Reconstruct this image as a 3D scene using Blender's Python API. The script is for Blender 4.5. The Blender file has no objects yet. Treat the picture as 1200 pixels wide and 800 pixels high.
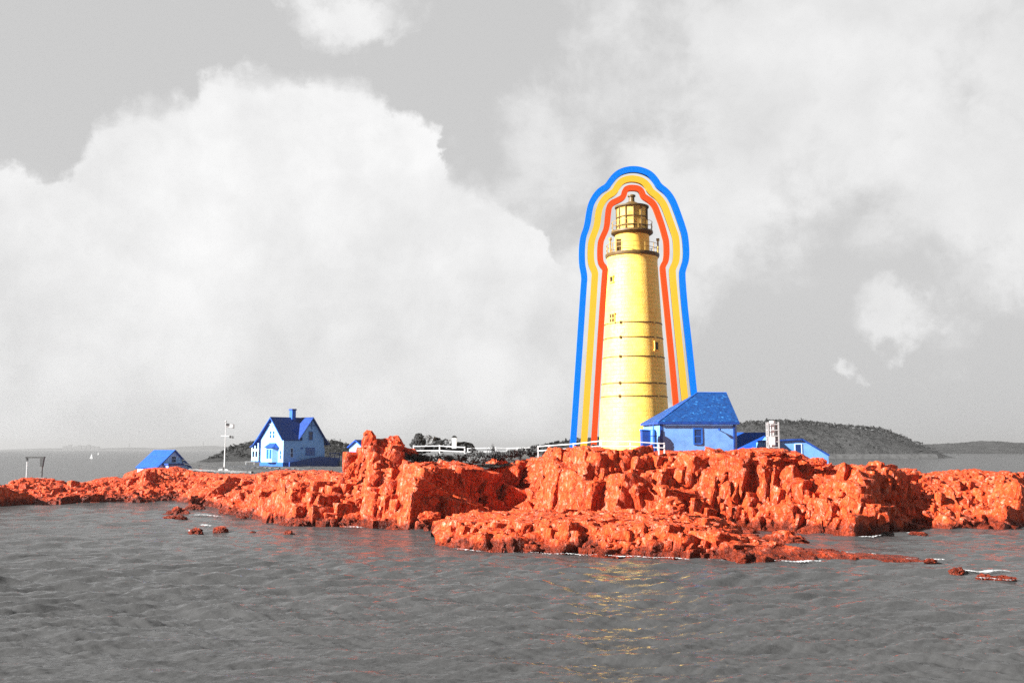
import bpy, bmesh, math, random
import numpy as np
from mathutils import Vector, Matrix

R = math.radians
SC = bpy.context.scene
COL = SC.collection
random.seed(7)
RNG = np.random.default_rng(11)

# ------------------------------------------------------------------ camera
FPX, CAM_H = 1167.0, 6.0                    # focal length in photo pixels (1200 wide), eye height over the sea
PITCH = math.atan(126.0 / FPX)
cam_d = bpy.data.cameras.new('camera')
cam_d.sensor_width = 36.0
cam_d.lens = 36.0 * FPX / 1200.0
cam_d.clip_start, cam_d.clip_end = 0.5, 40000
cam = bpy.data.objects.new('camera', cam_d)
cam.location = (0, 0, CAM_H)
cam.rotation_euler = (R(90) + PITCH, 0, 0)
COL.objects.link(cam)
SC.camera = cam

# ------------------------------------------------------------------ light
EXPO = 2.0
SUN_DIR = Vector((-0.87, -0.40, 0.50)).normalized()
sun_d = bpy.data.lights.new('sun', 'SUN')
sun_d.energy, sun_d.angle, sun_d.color = 5.0, R(0.5), (1.0, 0.985, 0.96)
sun = bpy.data.objects.new('sun', sun_d)
sun.rotation_euler = SUN_DIR.to_track_quat('Z', 'Y').to_euler()
COL.objects.link(sun)
SC.view_settings.view_transform = 'Standard'
SC.view_settings.look = 'None'
SC.view_settings.exposure = EXPO
SC.view_settings.gamma = 1.0
SC.view_settings.use_curve_mapping = False
SC.cycles.max_bounces = 6
SC.cycles.volume_bounces = 0
SC.cycles.use_denoising = False
SC.cycles.sample_clamp_direct = 8.0
SC.cycles.sample_clamp_indirect = 3.0


def ray(px, py):
    a, b = (px - 600.0) / FPX, (400.0 - py) / FPX
    return a, math.cos(PITCH) - b * math.sin(PITCH), math.sin(PITCH) + b * math.cos(PITCH)


def at(px, py, Y):                          # the point at depth Y seen at photo pixel (px, py)
    x, y, z = ray(px, py)
    return Vector((x / y * Y, Y, CAM_H + z / y * Y))


def sea_depth(py):
    x, y, z = ray(600, py)
    return -CAM_H * y / z


# ------------------------------------------------------------------ node helper
class NT:
    def __init__(self, tree):
        self.t = tree
        tree.nodes.clear()

    def n(self, kind, **kw):
        nd = self.t.nodes.new(kind)
        ins = kw.pop('ins', {})
        for k, v in kw.items():
            setattr(nd, k, v)
        for k, v in ins.items():
            self.set(nd, k, v)
        return nd

    def set(self, nd, k, v):
        s = nd.inputs[k]
        if isinstance(v, bpy.types.NodeSocket):
            self.t.links.new(v, s)
        elif isinstance(v, bpy.types.Node):
            self.t.links.new(v.outputs[0], s)
        else:
            s.default_value = v

    def m(self, op, a, b=0.0, c=0.0, clamp=False):
        nd = self.n('ShaderNodeMath', operation=op, use_clamp=clamp)
        self.set(nd, 0, a); self.set(nd, 1, b)
        if op in ('MULTIPLY_ADD', 'SMOOTH_MIN', 'SMOOTH_MAX'):
            self.set(nd, 2, c)
        return nd.outputs[0]

    def mr(self, v, a, b, c=0.0, d=1.0, smooth=False):
        nd = self.n('ShaderNodeMapRange', interpolation_type='SMOOTHSTEP' if smooth else 'LINEAR')
        for i, x in enumerate((v, a, b, c, d)):
            self.set(nd, i, x)
        return nd.outputs[0]

    def mix(self, f, a, b):
        nd = self.n('ShaderNodeMix', data_type='RGBA')
        self.set(nd, 0, f); self.set(nd, 6, a); self.set(nd, 7, b)
        return nd.outputs[2]

    def noise(self, vec, scale, detail=6, rough=0.55, dist=0.0):
        nd = self.n('ShaderNodeTexNoise')
        if vec is not None:
            self.set(nd, 'Vector', vec)
        self.set(nd, 'Scale', scale); self.set(nd, 'Detail', detail); self.set(nd, 'Roughness', rough)
        self.set(nd, 'Distortion', dist)
        return nd

    def ramp(self, f, stops):
        nd = self.n('ShaderNodeValToRGB')
        el = nd.color_ramp.elements
        while len(el) > 1:
            el.remove(el[-1])
        el[0].position, el[0].color = stops[0][0], stops[0][1]
        for p, c in stops[1:]:
            e = el.new(p); e.color = c
        self.set(nd, 0, f)
        return nd.outputs[0]


def g4(v, a=1.0):
    return (v, v, v, a)


# ------------------------------------------------------------------ world: daylight sky drained of colour, with clouds
W = bpy.data.worlds.new('World')
SC.world = W
W.use_nodes = True
T = NT(W.node_tree)
SKY_STRENGTH = 0.1
K = 10.0 / (2 ** EXPO)                       # cloud brightness is given as seen in the picture


def cloud_nodes():
    tc = T.n('ShaderNodeTexCoord').outputs['Generated']
    nrm = T.n('ShaderNodeVectorMath', operation='NORMALIZE', ins={0: tc}).outputs[0]
    big = T.noise(nrm, 7.0, 8, 0.6)
    fine = T.noise(nrm, 26.0, 9, 0.62)
    def warp(src, noise, amp):
        c = T.n('ShaderNodeVectorMath', operation='SUBTRACT', ins={0: noise.outputs['Color'], 1: (.5, .5, .5)}).outputs[0]
        s = T.n('ShaderNodeVectorMath', operation='SCALE', ins={0: c, 'Scale': amp}).outputs[0]
        return T.n('ShaderNodeVectorMath', operation='ADD', ins={0: src, 1: s}).outputs[0]
    v1 = warp(nrm, big, 0.05)
    v2 = warp(v1, fine, 0.045)
    def azel(v):
        s = T.n('ShaderNodeSeparateXYZ', ins={0: v})
        return T.m('ARCTAN2', s.outputs[0], s.outputs[1]), T.m('ARCSINE', s.outputs[2])
    az, el = azel(v2)
    azs, els = azel(warp(nrm, T.noise(nrm, 5.0, 9, 0.62), 0.22))
    az0, el0 = azel(nrm)
    def AE(px, py):
        x, y, z = ray(px, py)
        return math.atan2(x, y), math.asin(z / math.sqrt(x * x + y * y + z * z))
    # the tall cumulus: its top edge over azimuth
    pts = [(-150, 215), (-60, 185), (0, 172), (40, 168), (72, 178), (100, 150), (150, 115), (190, 100), (228, 96), (252, 74), (300, 63),
           (345, 60), (385, 70), (430, 76), (462, 105), (485, 128), (512, 150), (520, 186), (545, 188), (580, 205), (605, 235), (635, 270), (665, 310),
           (700, 330), (760, 420), (900, 560)]
    fc = T.n('ShaderNodeFloatCurve')
    cv = fc.mapping.curves[0]
    ae = [AE(*p) for p in pts]
    xy = [((a + .6) / 1.2, e / .6) for a, e in ae]
    cv.points[0].location = (0, xy[0][1] - .03)
    cv.points[1].location = (1, 0)
    for p in xy:
        cv.points.new(*p)
    fc.mapping.update()
    T.set(fc, 'Value', T.m('MULTIPLY_ADD', az, 1 / 1.2, 0.5))
    top = T.m('MULTIPLY', fc.outputs[0], 0.6)
    vor = T.n('ShaderNodeTexVoronoi', feature='SMOOTH_F1', ins={'Vector': v2, 'Scale': 15.0, 'Detail': 2.0, 'Roughness': .45, 'Smoothness': .6}).outputs[0]
    billow = T.m('MULTIPLY', T.m('SUBTRACT', vor, .30), .04)
    soft_edge = T.mr(T.noise(nrm, 8.0, 4, .5).outputs[0], .42, .62, .006, .028)
    cum = T.mr(T.m('DIVIDE', T.m('ADD', T.m('SUBTRACT', T.m('SUBTRACT', top, el), billow), .012), soft_edge), -0.2, 1.0, smooth=True)
    # softer banks: ellipses in azimuth and elevation with ragged borders
    def blob(px, py, rx, ry, s=0.6, sharp=False):
        a, e = AE(px, py)
        A, E = (az, el) if sharp else (azs, els)
        dx = T.m('DIVIDE', T.m('SUBTRACT', A, a), rx / FPX)
        dy = T.m('DIVIDE', T.m('SUBTRACT', E, e), ry / FPX)
        d = T.m('SQRT', T.m('ADD', T.m('MULTIPLY', dx, dx), T.m('MULTIPLY', dy, dy)))
        return T.mr(d, 1.0 + s, 1.0 - s)
    def union(lst):
        o = lst[0]
        for b in lst[1:]:
            o = T.m('MAXIMUM', o, b)
        return o
    soft = union([blob(1010, 80, 290, 120, .5), blob(900, 215, 240, 105, .5), blob(640, 220, 90, 110), blob(760, 200, 110, 100),
                  blob(1180, 140, 180, 140, .5), blob(390, 2, 100, 26, .9), blob(1055, 350, 48, 20, .8), blob(985, 402, 18, 9, .8),
                  blob(720, 330, 120, 70), blob(250, -40, 160, 30)])
    wn = T.noise(v1, 5.5, 9, 0.6, 0.3).outputs[0]
    fn = T.noise(v1, 17.0, 8, 0.6, 0.2).outputs[0]
    field = T.m('ADD', soft, T.m('ADD', T.m('MULTIPLY', T.m('SUBTRACT', wn, .5), 2.0), T.m('MULTIPLY', T.m('SUBTRACT', fn, .5), 1.0)))
    soft = T.mr(field, 0.32, 0.95, smooth=True)
    low_left = union([blob(120, 470, 400, 170, 0.6), blob(520, 400, 150, 110, 0.8)])
    sky = T.n('ShaderNodeTexSky', sky_type='NISHITA')
    sky.sun_disc = False
    sky.sun_elevation = math.asin(SUN_DIR.z)
    sky.sun_rotation = math.atan2(SUN_DIR.x, SUN_DIR.y) % (2 * math.pi)
    sky.altitude = 0
    sky.air_density, sky.dust_density, sky.ozone_density = 1.0, 0.4, 1.0
    bw = T.n('ShaderNodeRGBToBW', ins={0: sky.outputs[0]}).outputs[0]
    base = T.m('ADD', T.m('MULTIPLY', bw, 0.12 / 2 ** EXPO), 0.58 * K)
    # added dimming of the sky overhead and behind, to cut fill light
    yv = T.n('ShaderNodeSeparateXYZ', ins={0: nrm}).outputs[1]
    fill_dim = T.m('MULTIPLY', T.mr(el0, .50, .95, 1.0, .38, smooth=True), T.mr(yv, .0, -.6, 1.0, .42, smooth=True))
    base = T.m('MULTIPLY', base, T.m('MULTIPLY', fill_dim, T.mr(el0, .0, .16, .86, 1.0)))
    shade = T.noise(nrm, 6.0, 7, 0.6).outputs[0]
    lump = T.noise(v1, 10.0, 8, 0.6).outputs[0]
    cumv = T.m('MULTIPLY', T.m('ADD', T.mr(el0, 0.02, 0.25, 0.82, 0.94), T.m('ADD', T.mr(shade, .35, .65, -.06, .02), T.mr(lump, .35, .65, -.09, .05))), K)
    softv = T.m('MULTIPLY', T.m('ADD', T.mr(shade, .3, .7, .77, .87), T.mr(lump, .35, .65, -.05, .06)), K)
    c = T.mix(soft, base, softv)
    c = T.mix(T.mr(low_left, 0.1, 0.9, 0.0, 0.9, smooth=True), c, T.m('MULTIPLY', T.mr(el0, 0.0, 0.2, .82, .86), K))
    c = T.mix(cum, c, cumv)
    c = T.mix(T.mr(el0, 0.0, -0.02), c, g4(0.3 * K))
    return c


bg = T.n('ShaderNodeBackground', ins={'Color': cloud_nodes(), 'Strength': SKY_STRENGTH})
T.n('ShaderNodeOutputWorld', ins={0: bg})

# ------------------------------------------------------------------ materials
MATS = {}


def mat(name, color, rough=0.7, spec=0.3, var=0.12, vscale=3.0, bump=0.0, bscale=20.0, metallic=0.0, stretch=(1, 1, 1)):
    if name in MATS:
        return MATS[name]
    m = bpy.data.materials.new(name)
    m.use_nodes = True
    t = NT(m.node_tree)
    oc = t.n('ShaderNodeTexCoord').outputs['Object']
    oc = t.n('ShaderNodeMapping', ins={0: oc, 'Scale': stretch}).outputs[0]
    n = t.noise(oc, vscale, 6, 0.6).outputs[0]
    c = (*color, 1)
    d = (*[x * (1 - var * 1.6) for x in color], 1)
    e = (*[min(1, x * (1 + var)) for x in color], 1)
    col = t.ramp(n, [(.3, d), (.5, c), (.7, e)])
    b = t.n('ShaderNodeBsdfPrincipled', ins={'Base Color': col, 'Roughness': rough, 'Specular IOR Level': spec, 'Metallic': metallic})
    if bump:
        bn = t.noise(oc, bscale, 5, 0.6).outputs[0]
        bp = t.n('ShaderNodeBump', ins={'Height': bn, 'Strength': bump, 'Distance': 0.05})
        t.set(b, 'Normal', bp)
    t.n('ShaderNodeOutputMaterial', ins={0: b})
    MATS[name] = m
    return m


def rock_material():
    m = bpy.data.materials.new('orange_rock')
    m.use_nodes = True
    t = NT(m.node_tree)
    geo = t.n('ShaderNodeNewGeometry')
    pos = geo.outputs['Position']
    z = t.n('ShaderNodeSeparateXYZ', ins={0: pos}).outputs[2]
    n1 = t.noise(pos, 0.55, 8, 0.65).outputs[0]
    n2 = t.noise(pos, 3.2, 8, 0.7).outputs[0]
    col = t.ramp(n1, [(.3, (.38, .027, .003, 1)), (.5, (.55, .052, .007, 1)), (.66, (.60, .085, .018, 1))])
    speck = t.ramp(n2, [(.36, (.13, .009, .001, 1)), (.48, (.48, .044, .006, 1)), (.6, (.60, .10, .03, 1)), (.7, (.70, .22, .12, 1))])
    col = t.mix(0.42, col, speck)
    # pale streaks down the joints, painted in as sunlit highlights
    sv = t.n('ShaderNodeMapping', ins={0: pos, 'Rotation': (R(8), R(-16), R(20)), 'Scale': (2.4, 1.7, 1.1)}).outputs[0]
    n4 = t.noise(sv, 1.5, 10, 0.78, .2).outputs[0]
    col = t.mix(t.mr(n4, .52, .70, 0, .75), col, (.80, .44, .33, 1))
    wn = t.noise(pos, 0.7, 6, 0.6).outputs[0]
    lvl = t.m('SUBTRACT', z, t.m('MULTIPLY', t.m('SUBTRACT', wn, .5), 2.2))
    wet = t.mr(lvl, .95, 0.35, smooth=True)
    wetc = t.ramp(n2, [(.38, (.022, .003, .001, 1)), (.66, (.17, .020, .006, 1))])
    col = t.mix(t.m('MULTIPLY', wet, 0.92), col, wetc)
    wv = t.n('ShaderNodeVectorMath', operation='ADD', ins={0: pos, 1: t.n('ShaderNodeVectorMath', operation='SCALE', ins={0: t.noise(pos, 1.1, 5, .6).outputs['Color'], 'Scale': .9}).outputs[0]}).outputs[0]
    st = t.n('ShaderNodeMapping', ins={0: wv, 'Rotation': (R(8), R(-16), R(20)), 'Scale': (1.5, 1.1, .55)}).outputs[0]
    cr1 = t.n('ShaderNodeTexVoronoi', feature='DISTANCE_TO_EDGE', ins={'Vector': st, 'Scale': 1.0}).outputs[0]
    cr2 = t.n('ShaderNodeTexVoronoi', feature='DISTANCE_TO_EDGE', ins={'Vector': st, 'Scale': 3.1}).outputs[0]
    k1 = t.mr(cr1, .0, .05); k2 = t.mr(cr2, .0, .07)
    crack = t.m('MULTIPLY', k1, t.m('MULTIPLY_ADD', k2, .5, .5))
    col = t.mix(t.m('MULTIPLY', t.m('SUBTRACT', 1.0, crack), .6), col, (.07, .008, .003, 1))
    vor = t.n('ShaderNodeTexVoronoi', feature='F1', ins={'Vector': st, 'Scale': 3.5, 'Detail': 3.0, 'Roughness': .6})
    h = t.m('ADD', t.m('MULTIPLY', vor.outputs[0], 0.6), t.m('ADD', t.noise(pos, 7.0, 8, 0.7).outputs[0], t.m('MULTIPLY', crack, .55)))
    bp = t.n('ShaderNodeBump', ins={'Height': h, 'Strength': 0.85, 'Distance': 0.11})
    b = t.n('ShaderNodeBsdfPrincipled', ins={'Base Color': col, 'Roughness': t.mr(wet, 0, 1, .65, .4), 'Specular IOR Level': .15, 'Normal': bp})
    t.n('ShaderNodeOutputMaterial', ins={0: b})
    return m


def sea_material():
    m = bpy.data.materials.new('sea_water')
    m.use_nodes = True
    t = NT(m.node_tree)
    pos = t.n('ShaderNodeNewGeometry').outputs['Position']
    p2 = t.n('ShaderNodeMapping', ins={0: pos, 'Rotation': (0, 0, R(-12)), 'Scale': (.5, 1.0, 1.0)}).outputs[0]
    a = t.noise(p2, 1.7, 4, 0.55, .2).outputs[0]
    b_ = t.noise(p2, 5.0, 4, 0.55, .3).outputs[0]
    h = t.m('ADD', t.m('MULTIPLY', a, 1.0), t.m('MULTIPLY', b_, 0.42))
    bp = t.n('ShaderNodeBump', ins={'Height': h, 'Strength': 1.0, 'Distance': 0.09})
    patch = t.noise(pos, 0.02, 4, 0.5).outputs[0]
    col = t.mix(patch, g4(.032), g4(.054))
    dif = t.n('ShaderNodeBsdfDiffuse', ins={'Color': col, 'Normal': bp})
    glo = t.n('ShaderNodeBsdfGlossy', ins={'Color': g4(.9), 'Roughness': .08, 'Normal': bp})
    fr = t.n('ShaderNodeFresnel', ins={'IOR': 1.33, 'Normal': bp}).outputs[0]
    b = t.n('ShaderNodeMixShader', ins={0: t.m('MULTIPLY', fr, .6), 1: dif.outputs[0], 2: glo.outputs[0]})
    t.n('ShaderNodeOutputMaterial', ins={0: b})
    return m


def scrub_material(name, dark, light, scale):
    m = bpy.data.materials.new(name)
    m.use_nodes = True
    t = NT(m.node_tree)
    pos = t.n('ShaderNodeNewGeometry').outputs['Position']
    n1 = t.noise(pos, scale, 8, 0.7).outputs[0]
    n2 = t.noise(pos, scale * 7, 6, 0.7).outputs[0]
    col = t.mix(0.4, t.ramp(n1, [(.36, g4(dark)), (.5, g4((dark + light) / 2)), (.66, g4(light))]), t.ramp(n2, [(.35, g4(dark)), (.65, g4(light))]))
    bp = t.n('ShaderNodeBump', ins={'Height': n2, 'Strength': .8, 'Distance': 1.2 / (scale * 7)})
    b = t.n('ShaderNodeBsdfPrincipled', ins={'Base Color': col, 'Roughness': .9, 'Specular IOR Level': .1, 'Normal': bp})
    t.n('ShaderNodeOutputMaterial', ins={0: b})
    return m


def tower_material():
    m = bpy.data.materials.new('yellow_masonry')
    m.use_nodes = True
    t = NT(m.node_tree)
    tc = t.n('ShaderNodeTexCoord').outputs['Object']
    s = t.n('ShaderNodeSeparateXYZ', ins={0: tc})
    ang = t.m('MULTIPLY', t.m('ARCTAN2', s.outputs[1], s.outputs[0]), 3.4)
    uv = t.n('ShaderNodeCombineXYZ', ins={0: ang, 1: s.outputs[2], 2: 0.0}).outputs[0]
    br = t.n('ShaderNodeTexBrick', ins={'Vector': uv, 'Scale': 1.0, 'Mortar Size': .012, 'Mortar Smooth': .4, 'Brick Width': .9, 'Row Height': .42,
                                        'Color1': g4(1), 'Color2': g4(.86), 'Mortar': g4(.1)})
    n = t.noise(tc, 1.2, 8, 0.65).outputs[0]
    st = t.n('ShaderNodeMapping', ins={0: tc, 'Scale': (2.2, 2.2, .18)}).outputs[0]
    n3 = t.noise(st, 1.0, 6, .6).outputs[0]
    col = t.ramp(n, [(.3, (.86, .52, .08, 1)), (.5, (.92, .60, .11, 1)), (.7, (.94, .66, .16, 1))])
    col = t.mix(t.mr(n3, .52, .8, 0, .35), col, (.70, .36, .045, 1))
    col = t.mix(t.m('MULTIPLY', br.outputs['Fac'], .4), col, (.50, .25, .03, 1))
    hgt = t.m('ADD', t.m('MULTIPLY', br.outputs[0], .5), t.m('MULTIPLY', t.noise(tc, 9, 5, .6).outputs[0], .8))
    bp = t.n('ShaderNodeBump', ins={'Height': hgt, 'Strength': .7, 'Distance': .07})
    b = t.n('ShaderNodeBsdfPrincipled', ins={'Base Color': col, 'Roughness': .5, 'Specular IOR Level': .4, 'Normal': bp})
    t.n('ShaderNodeOutputMaterial', ins={0: b})
    return m


def clap_material(name, color, step=0.22, amt=.3):
    """painted boards or shingle courses: courses run level up the wall"""
    m = bpy.data.materials.new(name)
    m.use_nodes = True
    t = NT(m.node_tree)
    tc = t.n('ShaderNodeTexCoord').outputs['Object']
    z = t.n('ShaderNodeSeparateXYZ', ins={0: tc}).outputs[2]
    saw = t.m('FRACT', t.m('DIVIDE', z, step))
    n = t.noise(tc, 2.5, 7, .65).outputs[0]
    c = [(*[x * k for x in color], 1) for k in (.72, 1.0, 1.12)]
    col = t.ramp(n, [(.3, c[0]), (.5, c[1]), (.75, c[2])])
    bp = t.n('ShaderNodeBump', ins={'Height': t.m('ADD', saw, t.m('MULTIPLY', n, .5)), 'Strength': amt, 'Distance': .04})
    b = t.n('ShaderNodeBsdfPrincipled', ins={'Base Color': col, 'Roughness': .65, 'Specular IOR Level': .25, 'Normal': bp})
    t.n('ShaderNodeOutputMaterial', ins={0: b})
    return m


def shingle_material(name, dark, mid, light, scale=5.0):
    m = bpy.data.materials.new(name)
    m.use_nodes = True
    t = NT(m.node_tree)
    tc = t.n('ShaderNodeTexCoord').outputs['Object']
    v = t.n('ShaderNodeTexVoronoi', ins={'Vector': t.n('ShaderNodeMapping', ins={0: tc, 'Scale': (1.0, 1.0, 1.5)}).outputs[0], 'Scale': scale})
    s = t.n('ShaderNodeSeparateXYZ', ins={0: v.outputs['Color']}).outputs[0]
    n = t.noise(tc, 1.1, 6, .6).outputs[0]
    f = t.m('ADD', t.m('MULTIPLY', s, .6), t.m('MULTIPLY', n, .5))
    col = t.ramp(f, [(.2, (*dark, 1)), (.5, (*mid, 1)), (.78, (*mid, 1)), (.95, (*light, 1))])
    bp = t.n('ShaderNodeBump', ins={'Height': s, 'Strength': .5, 'Distance': .03})
    b = t.n('ShaderNodeBsdfPrincipled', ins={'Base Color': col, 'Roughness': .75, 'Specular IOR Level': .25, 'Normal': bp})
    t.n('ShaderNodeOutputMaterial', ins={0: b})
    return m


M_ROCK = rock_material()
M_SEA = sea_material()
M_TOWER = tower_material()
M_HILL = scrub_material('hill_scrub', .016, .062, 0.035)
M_HILL2 = scrub_material('dark_scrub', .014, .05, 0.06)
M_GRASS = scrub_material('grey_turf', .03, .12, 0.5)
M_BUSH = scrub_material('bush_leaf', .025, .10, 1.6)
M_BUSH2 = scrub_material('pale_bush_leaf', .05, .16, 1.6)
M_WALLB = clap_material('pale_blue_boards', (.19, .39, .80))
M_WALLS = clap_material('light_blue_boards', (.30, .58, 1.0))
M_PLASTER = mat('pale_blue_plaster', (.115, .265, .56), .75, .2, .14, 1.2, .35, 14)
M_BLUE = mat('blue_paint', (.008, .085, .38), .5, .4, .2, 2.0)
M_NAVY = shingle_material('navy_shingles', (.002, .02, .12), (.004, .032, .17), (.008, .055, .25), 3.0)
M_NAVYP = mat('navy_paint', (.003, .04, .22), .5, .4, .25, 2.0)
M_ROOFB = shingle_material('blue_shingles', (.001, .018, .085), (.0015, .038, .155), (.03, .17, .42), 5.5)
M_ROOFS = shingle_material('bright_blue_shingles', (.002, .035, .22), (.003, .055, .32), (.008, .085, .42), 4.0)
M_DKWIN = mat('dark_blue_glass', (.003, .022, .11), .12, .6, .3, 1.0)
M_MIDWIN = mat('mid_blue_glass', (.01, .08, .36), .15, .6, .3, 1.0)
M_PALEB = mat('pale_blue_trim', (.45, .66, 1.0), .6, .3, .06, 4.0)
M_WHITE = mat('white_paint', (.5, .5, .5), .5, .4, .08, 5.0)
M_OFFW = mat('weathered_white', (.42, .42, .42), .6, .3, .2, 5.0)
M_IRON = mat('brown_iron', (.10, .055, .012), .5, .4, .3, 4.0)
M_DARKW = mat('dark_opening', (.02, .011, .003), .4, .3, .2, 3.0)
M_YEL = mat('yellow_paint', (.88, .52, .085), .5, .4, .1, 3.0)
M_DKYEL = mat('ochre_metal', (.34, .20, .035), .5, .4, .25, 3.0)
M_DARK = mat('dark_steel', (.035, .035, .035), .6, .4, .3, 2.0)
M_GREY = mat('grey_stone', (.12, .12, .12), .85, .2, .35, 1.4, .5, 6)
M_PALESTONE = mat('pale_concrete', (.26, .26, .26), .8, .2, .2, 1.0, .3, 6)
M_BANDR = mat('orange_band', (.42, .040, .006), .6, .08, .02, .6)
M_BANDY = mat('yellow_band', (.42, .245, .019), .6, .08, .02, .6)
M_BANDB = mat('blue_band', (.0, .095, .46), .6, .08, .02, .6)
M_FOAM = mat('foam', (.5, .5, .5), .8, .2, .1, 3.0, .6, 12)


def glass_material():
    m = bpy.data.materials.new('amber_glass')
    m.use_nodes = True
    t = NT(m.node_tree)
    n = t.noise(t.n('ShaderNodeTexCoord').outputs['Object'], 1.5, 4).outputs[0]
    col = t.ramp(n, [(.3, (.6, .36, .06, 1)), (.7, (.9, .62, .2, 1))])
    b = t.n('ShaderNodeBsdfPrincipled', ins={'Base Color': col, 'Roughness': .12, 'Specular IOR Level': .6, 'Transmission Weight': .25, 'IOR': 1.1})
    t.n('ShaderNodeOutputMaterial', ins={0: b})
    return m


M_GLASS = glass_material()


# ------------------------------------------------------------------ object helpers
def tag(o, label=None, cat=None, group=None, kind=None):
    if label: o['label'] = label
    if cat: o['category'] = cat
    if group: o['group'] = group
    if kind: o['kind'] = kind
    return o


def empty(name, loc, rz=0.0):
    o = bpy.data.objects.new(name, None)
    o.empty_display_size = 0.3
    o.location = loc
    o.rotation_euler = (0, 0, rz)
    COL.objects.link(o)
    return o


def link_mesh(name, me, material, parent=None, smooth=False):
    me.materials.append(material)
    if smooth:
        me.polygons.foreach_set('use_smooth', [True] * len(me.polygons))
    o = bpy.data.objects.new(name, me)
    COL.objects.link(o)
    if parent is not None:
        o.parent = parent
    return o


class MB:
    def __init__(self):
        self.v, self.f = [], []

    def add(self, vs, fs):
        k = len(self.v)
        self.v += [tuple(p) for p in vs]
        self.f += [tuple(i + k for i in f) for f in fs]
        return self

    def box(self, a, b):
        (x0, y0, z0), (x1, y1, z1) = a, b
        vs = [(x0, y0, z0), (x1, y0, z0), (x1, y1, z0), (x0, y1, z0), (x0, y0, z1), (x1, y0, z1), (x1, y1, z1), (x0, y1, z1)]
        return self.add(vs, [(0, 3, 2, 1), (4, 5, 6, 7), (0, 1, 5, 4), (1, 2, 6, 5), (2, 3, 7, 6), (3, 0, 4, 7)])

    def prism(self, poly, axis, a, b):
        """extrude a 2D outline along an axis ('x','y','z') from a to b"""
        def p3(p, t):
            return {'x': (t, p[0], p[1]), 'y': (p[0], t, p[1]), 'z': (p[0], p[1], t)}[axis]
        n = len(poly)
        vs = [p3(p, a) for p in poly] + [p3(p, b) for p in poly]
        fs = [tuple(range(n)), tuple(range(2 * n - 1, n - 1, -1))]
        fs += [(i, i + n, (i + 1) % n + n, (i + 1) % n) for i in range(n)]
        return self.add(vs, fs)

    def slab(self, quad, th):
        """a quad (or polygon) thickened downwards by th along its normal"""
        q = [Vector(p) for p in quad]
        nrm = (q[1] - q[0]).cross(q[2] - q[0]).normalized()
        if nrm.z < 0:
            nrm = -nrm
        n = len(q)
        vs = q + [p - nrm * th for p in q]
        fs = [tuple(range(n)), tuple(range(2 * n - 1, n - 1, -1))]
        fs += [(i, i + n, (i + 1) % n + n, (i + 1) % n) for i in range(n)]
        return self.add(vs, fs)

    def tube(self, pts, r, n=8, r2=None):
        pts = [Vector(p) for p in pts]
        vs, fs = [], []
        for i, p in enumerate(pts):
            d = (pts[min(i + 1, len(pts) - 1)] - pts[max(i - 1, 0)]).normalized()
            a = d.orthogonal().normalized() if abs(d.z) > .9 else Vector((0, 0, 1)).cross(d).normalized()
            b = d.cross(a)
            rr = r if r2 is None else r + (r2 - r) * i / (len(pts) - 1)
            for k in range(n):
                t = 2 * math.pi * k / n
                vs.append(p + a * math.cos(t) * rr + b * math.sin(t) * rr)
        for i in range(len(pts) - 1):
            for k in range(n):
                fs.append((i * n + k, i * n + (k + 1) % n, (i + 1) * n + (k + 1) % n, (i + 1) * n + k))
        fs.append(tuple(range(n - 1, -1, -1)))
        fs.append(tuple(range((len(pts) - 1) * n, len(pts) * n)))
        return self.add(vs, fs)

    def lathe(self, prof, n=48, c=(0, 0)):
        vs, fs = [], []
        for r, z in prof:
            for k in range(n):
                t = 2 * math.pi * k / n
                vs.append((c[0] + r * math.cos(t), c[1] + r * math.sin(t), z))
        for i in range(len(prof) - 1):
            for k in range(n):
                fs.append((i * n + k, i * n + (k + 1) % n, (i + 1) * n + (k + 1) % n, (i + 1) * n + k))
        fs.append(tuple(range(n - 1, -1, -1)))
        fs.append(tuple(range((len(prof) - 1) * n, len(prof) * n)))
        return self.add(vs, fs)

    def build(self, name, material, parent=None, smooth=False, bevel=0.0):
        me = bpy.data.meshes.new(name)
        me.from_pydata(self.v, [], self.f)
        bm = bmesh.new(); bm.from_mesh(me)
        bmesh.ops.recalc_face_normals(bm, faces=bm.faces)
        if bevel:
            bmesh.ops.bevel(bm, geom=[e for e in bm.edges], offset=bevel, segments=1, affect='EDGES')
        bm.to_mesh(me); bm.free()
        o = link_mesh(name, me, material, parent)
        if smooth:
            me.polygons.foreach_set('use_smooth', [True] * len(me.polygons))
            try:
                me.set_sharp_from_angle(angle=R(35))
            except Exception:
                pass
        return o


def grid_mesh(name, P, material, parent=None, smooth=False, wrap=False):
    """P: array (rows, cols, 3)"""
    r, c, _ = P.shape
    idx = np.arange(r * c).reshape(r, c)
    if wrap:
        idx = np.concatenate([idx, idx[:, :1]], axis=1)
    q = np.stack([idx[:-1, :-1], idx[:-1, 1:], idx[1:, 1:], idx[1:, :-1]], axis=-1).reshape(-1, 4)
    me = bpy.data.meshes.new(name)
    me.vertices.add(r * c)
    me.vertices.foreach_set('co', np.ascontiguousarray(P, dtype=np.float32).ravel())
    me.loops.add(len(q) * 4)
    me.loops.foreach_set('vertex_index', q.astype(np.int32).ravel())
    me.polygons.add(len(q))
    me.polygons.foreach_set('loop_start', np.arange(0, len(q) * 4, 4, dtype=np.int32))
    me.update(calc_edges=True)
    me.validate()
    return link_mesh(name, me, material, parent, smooth)


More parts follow.
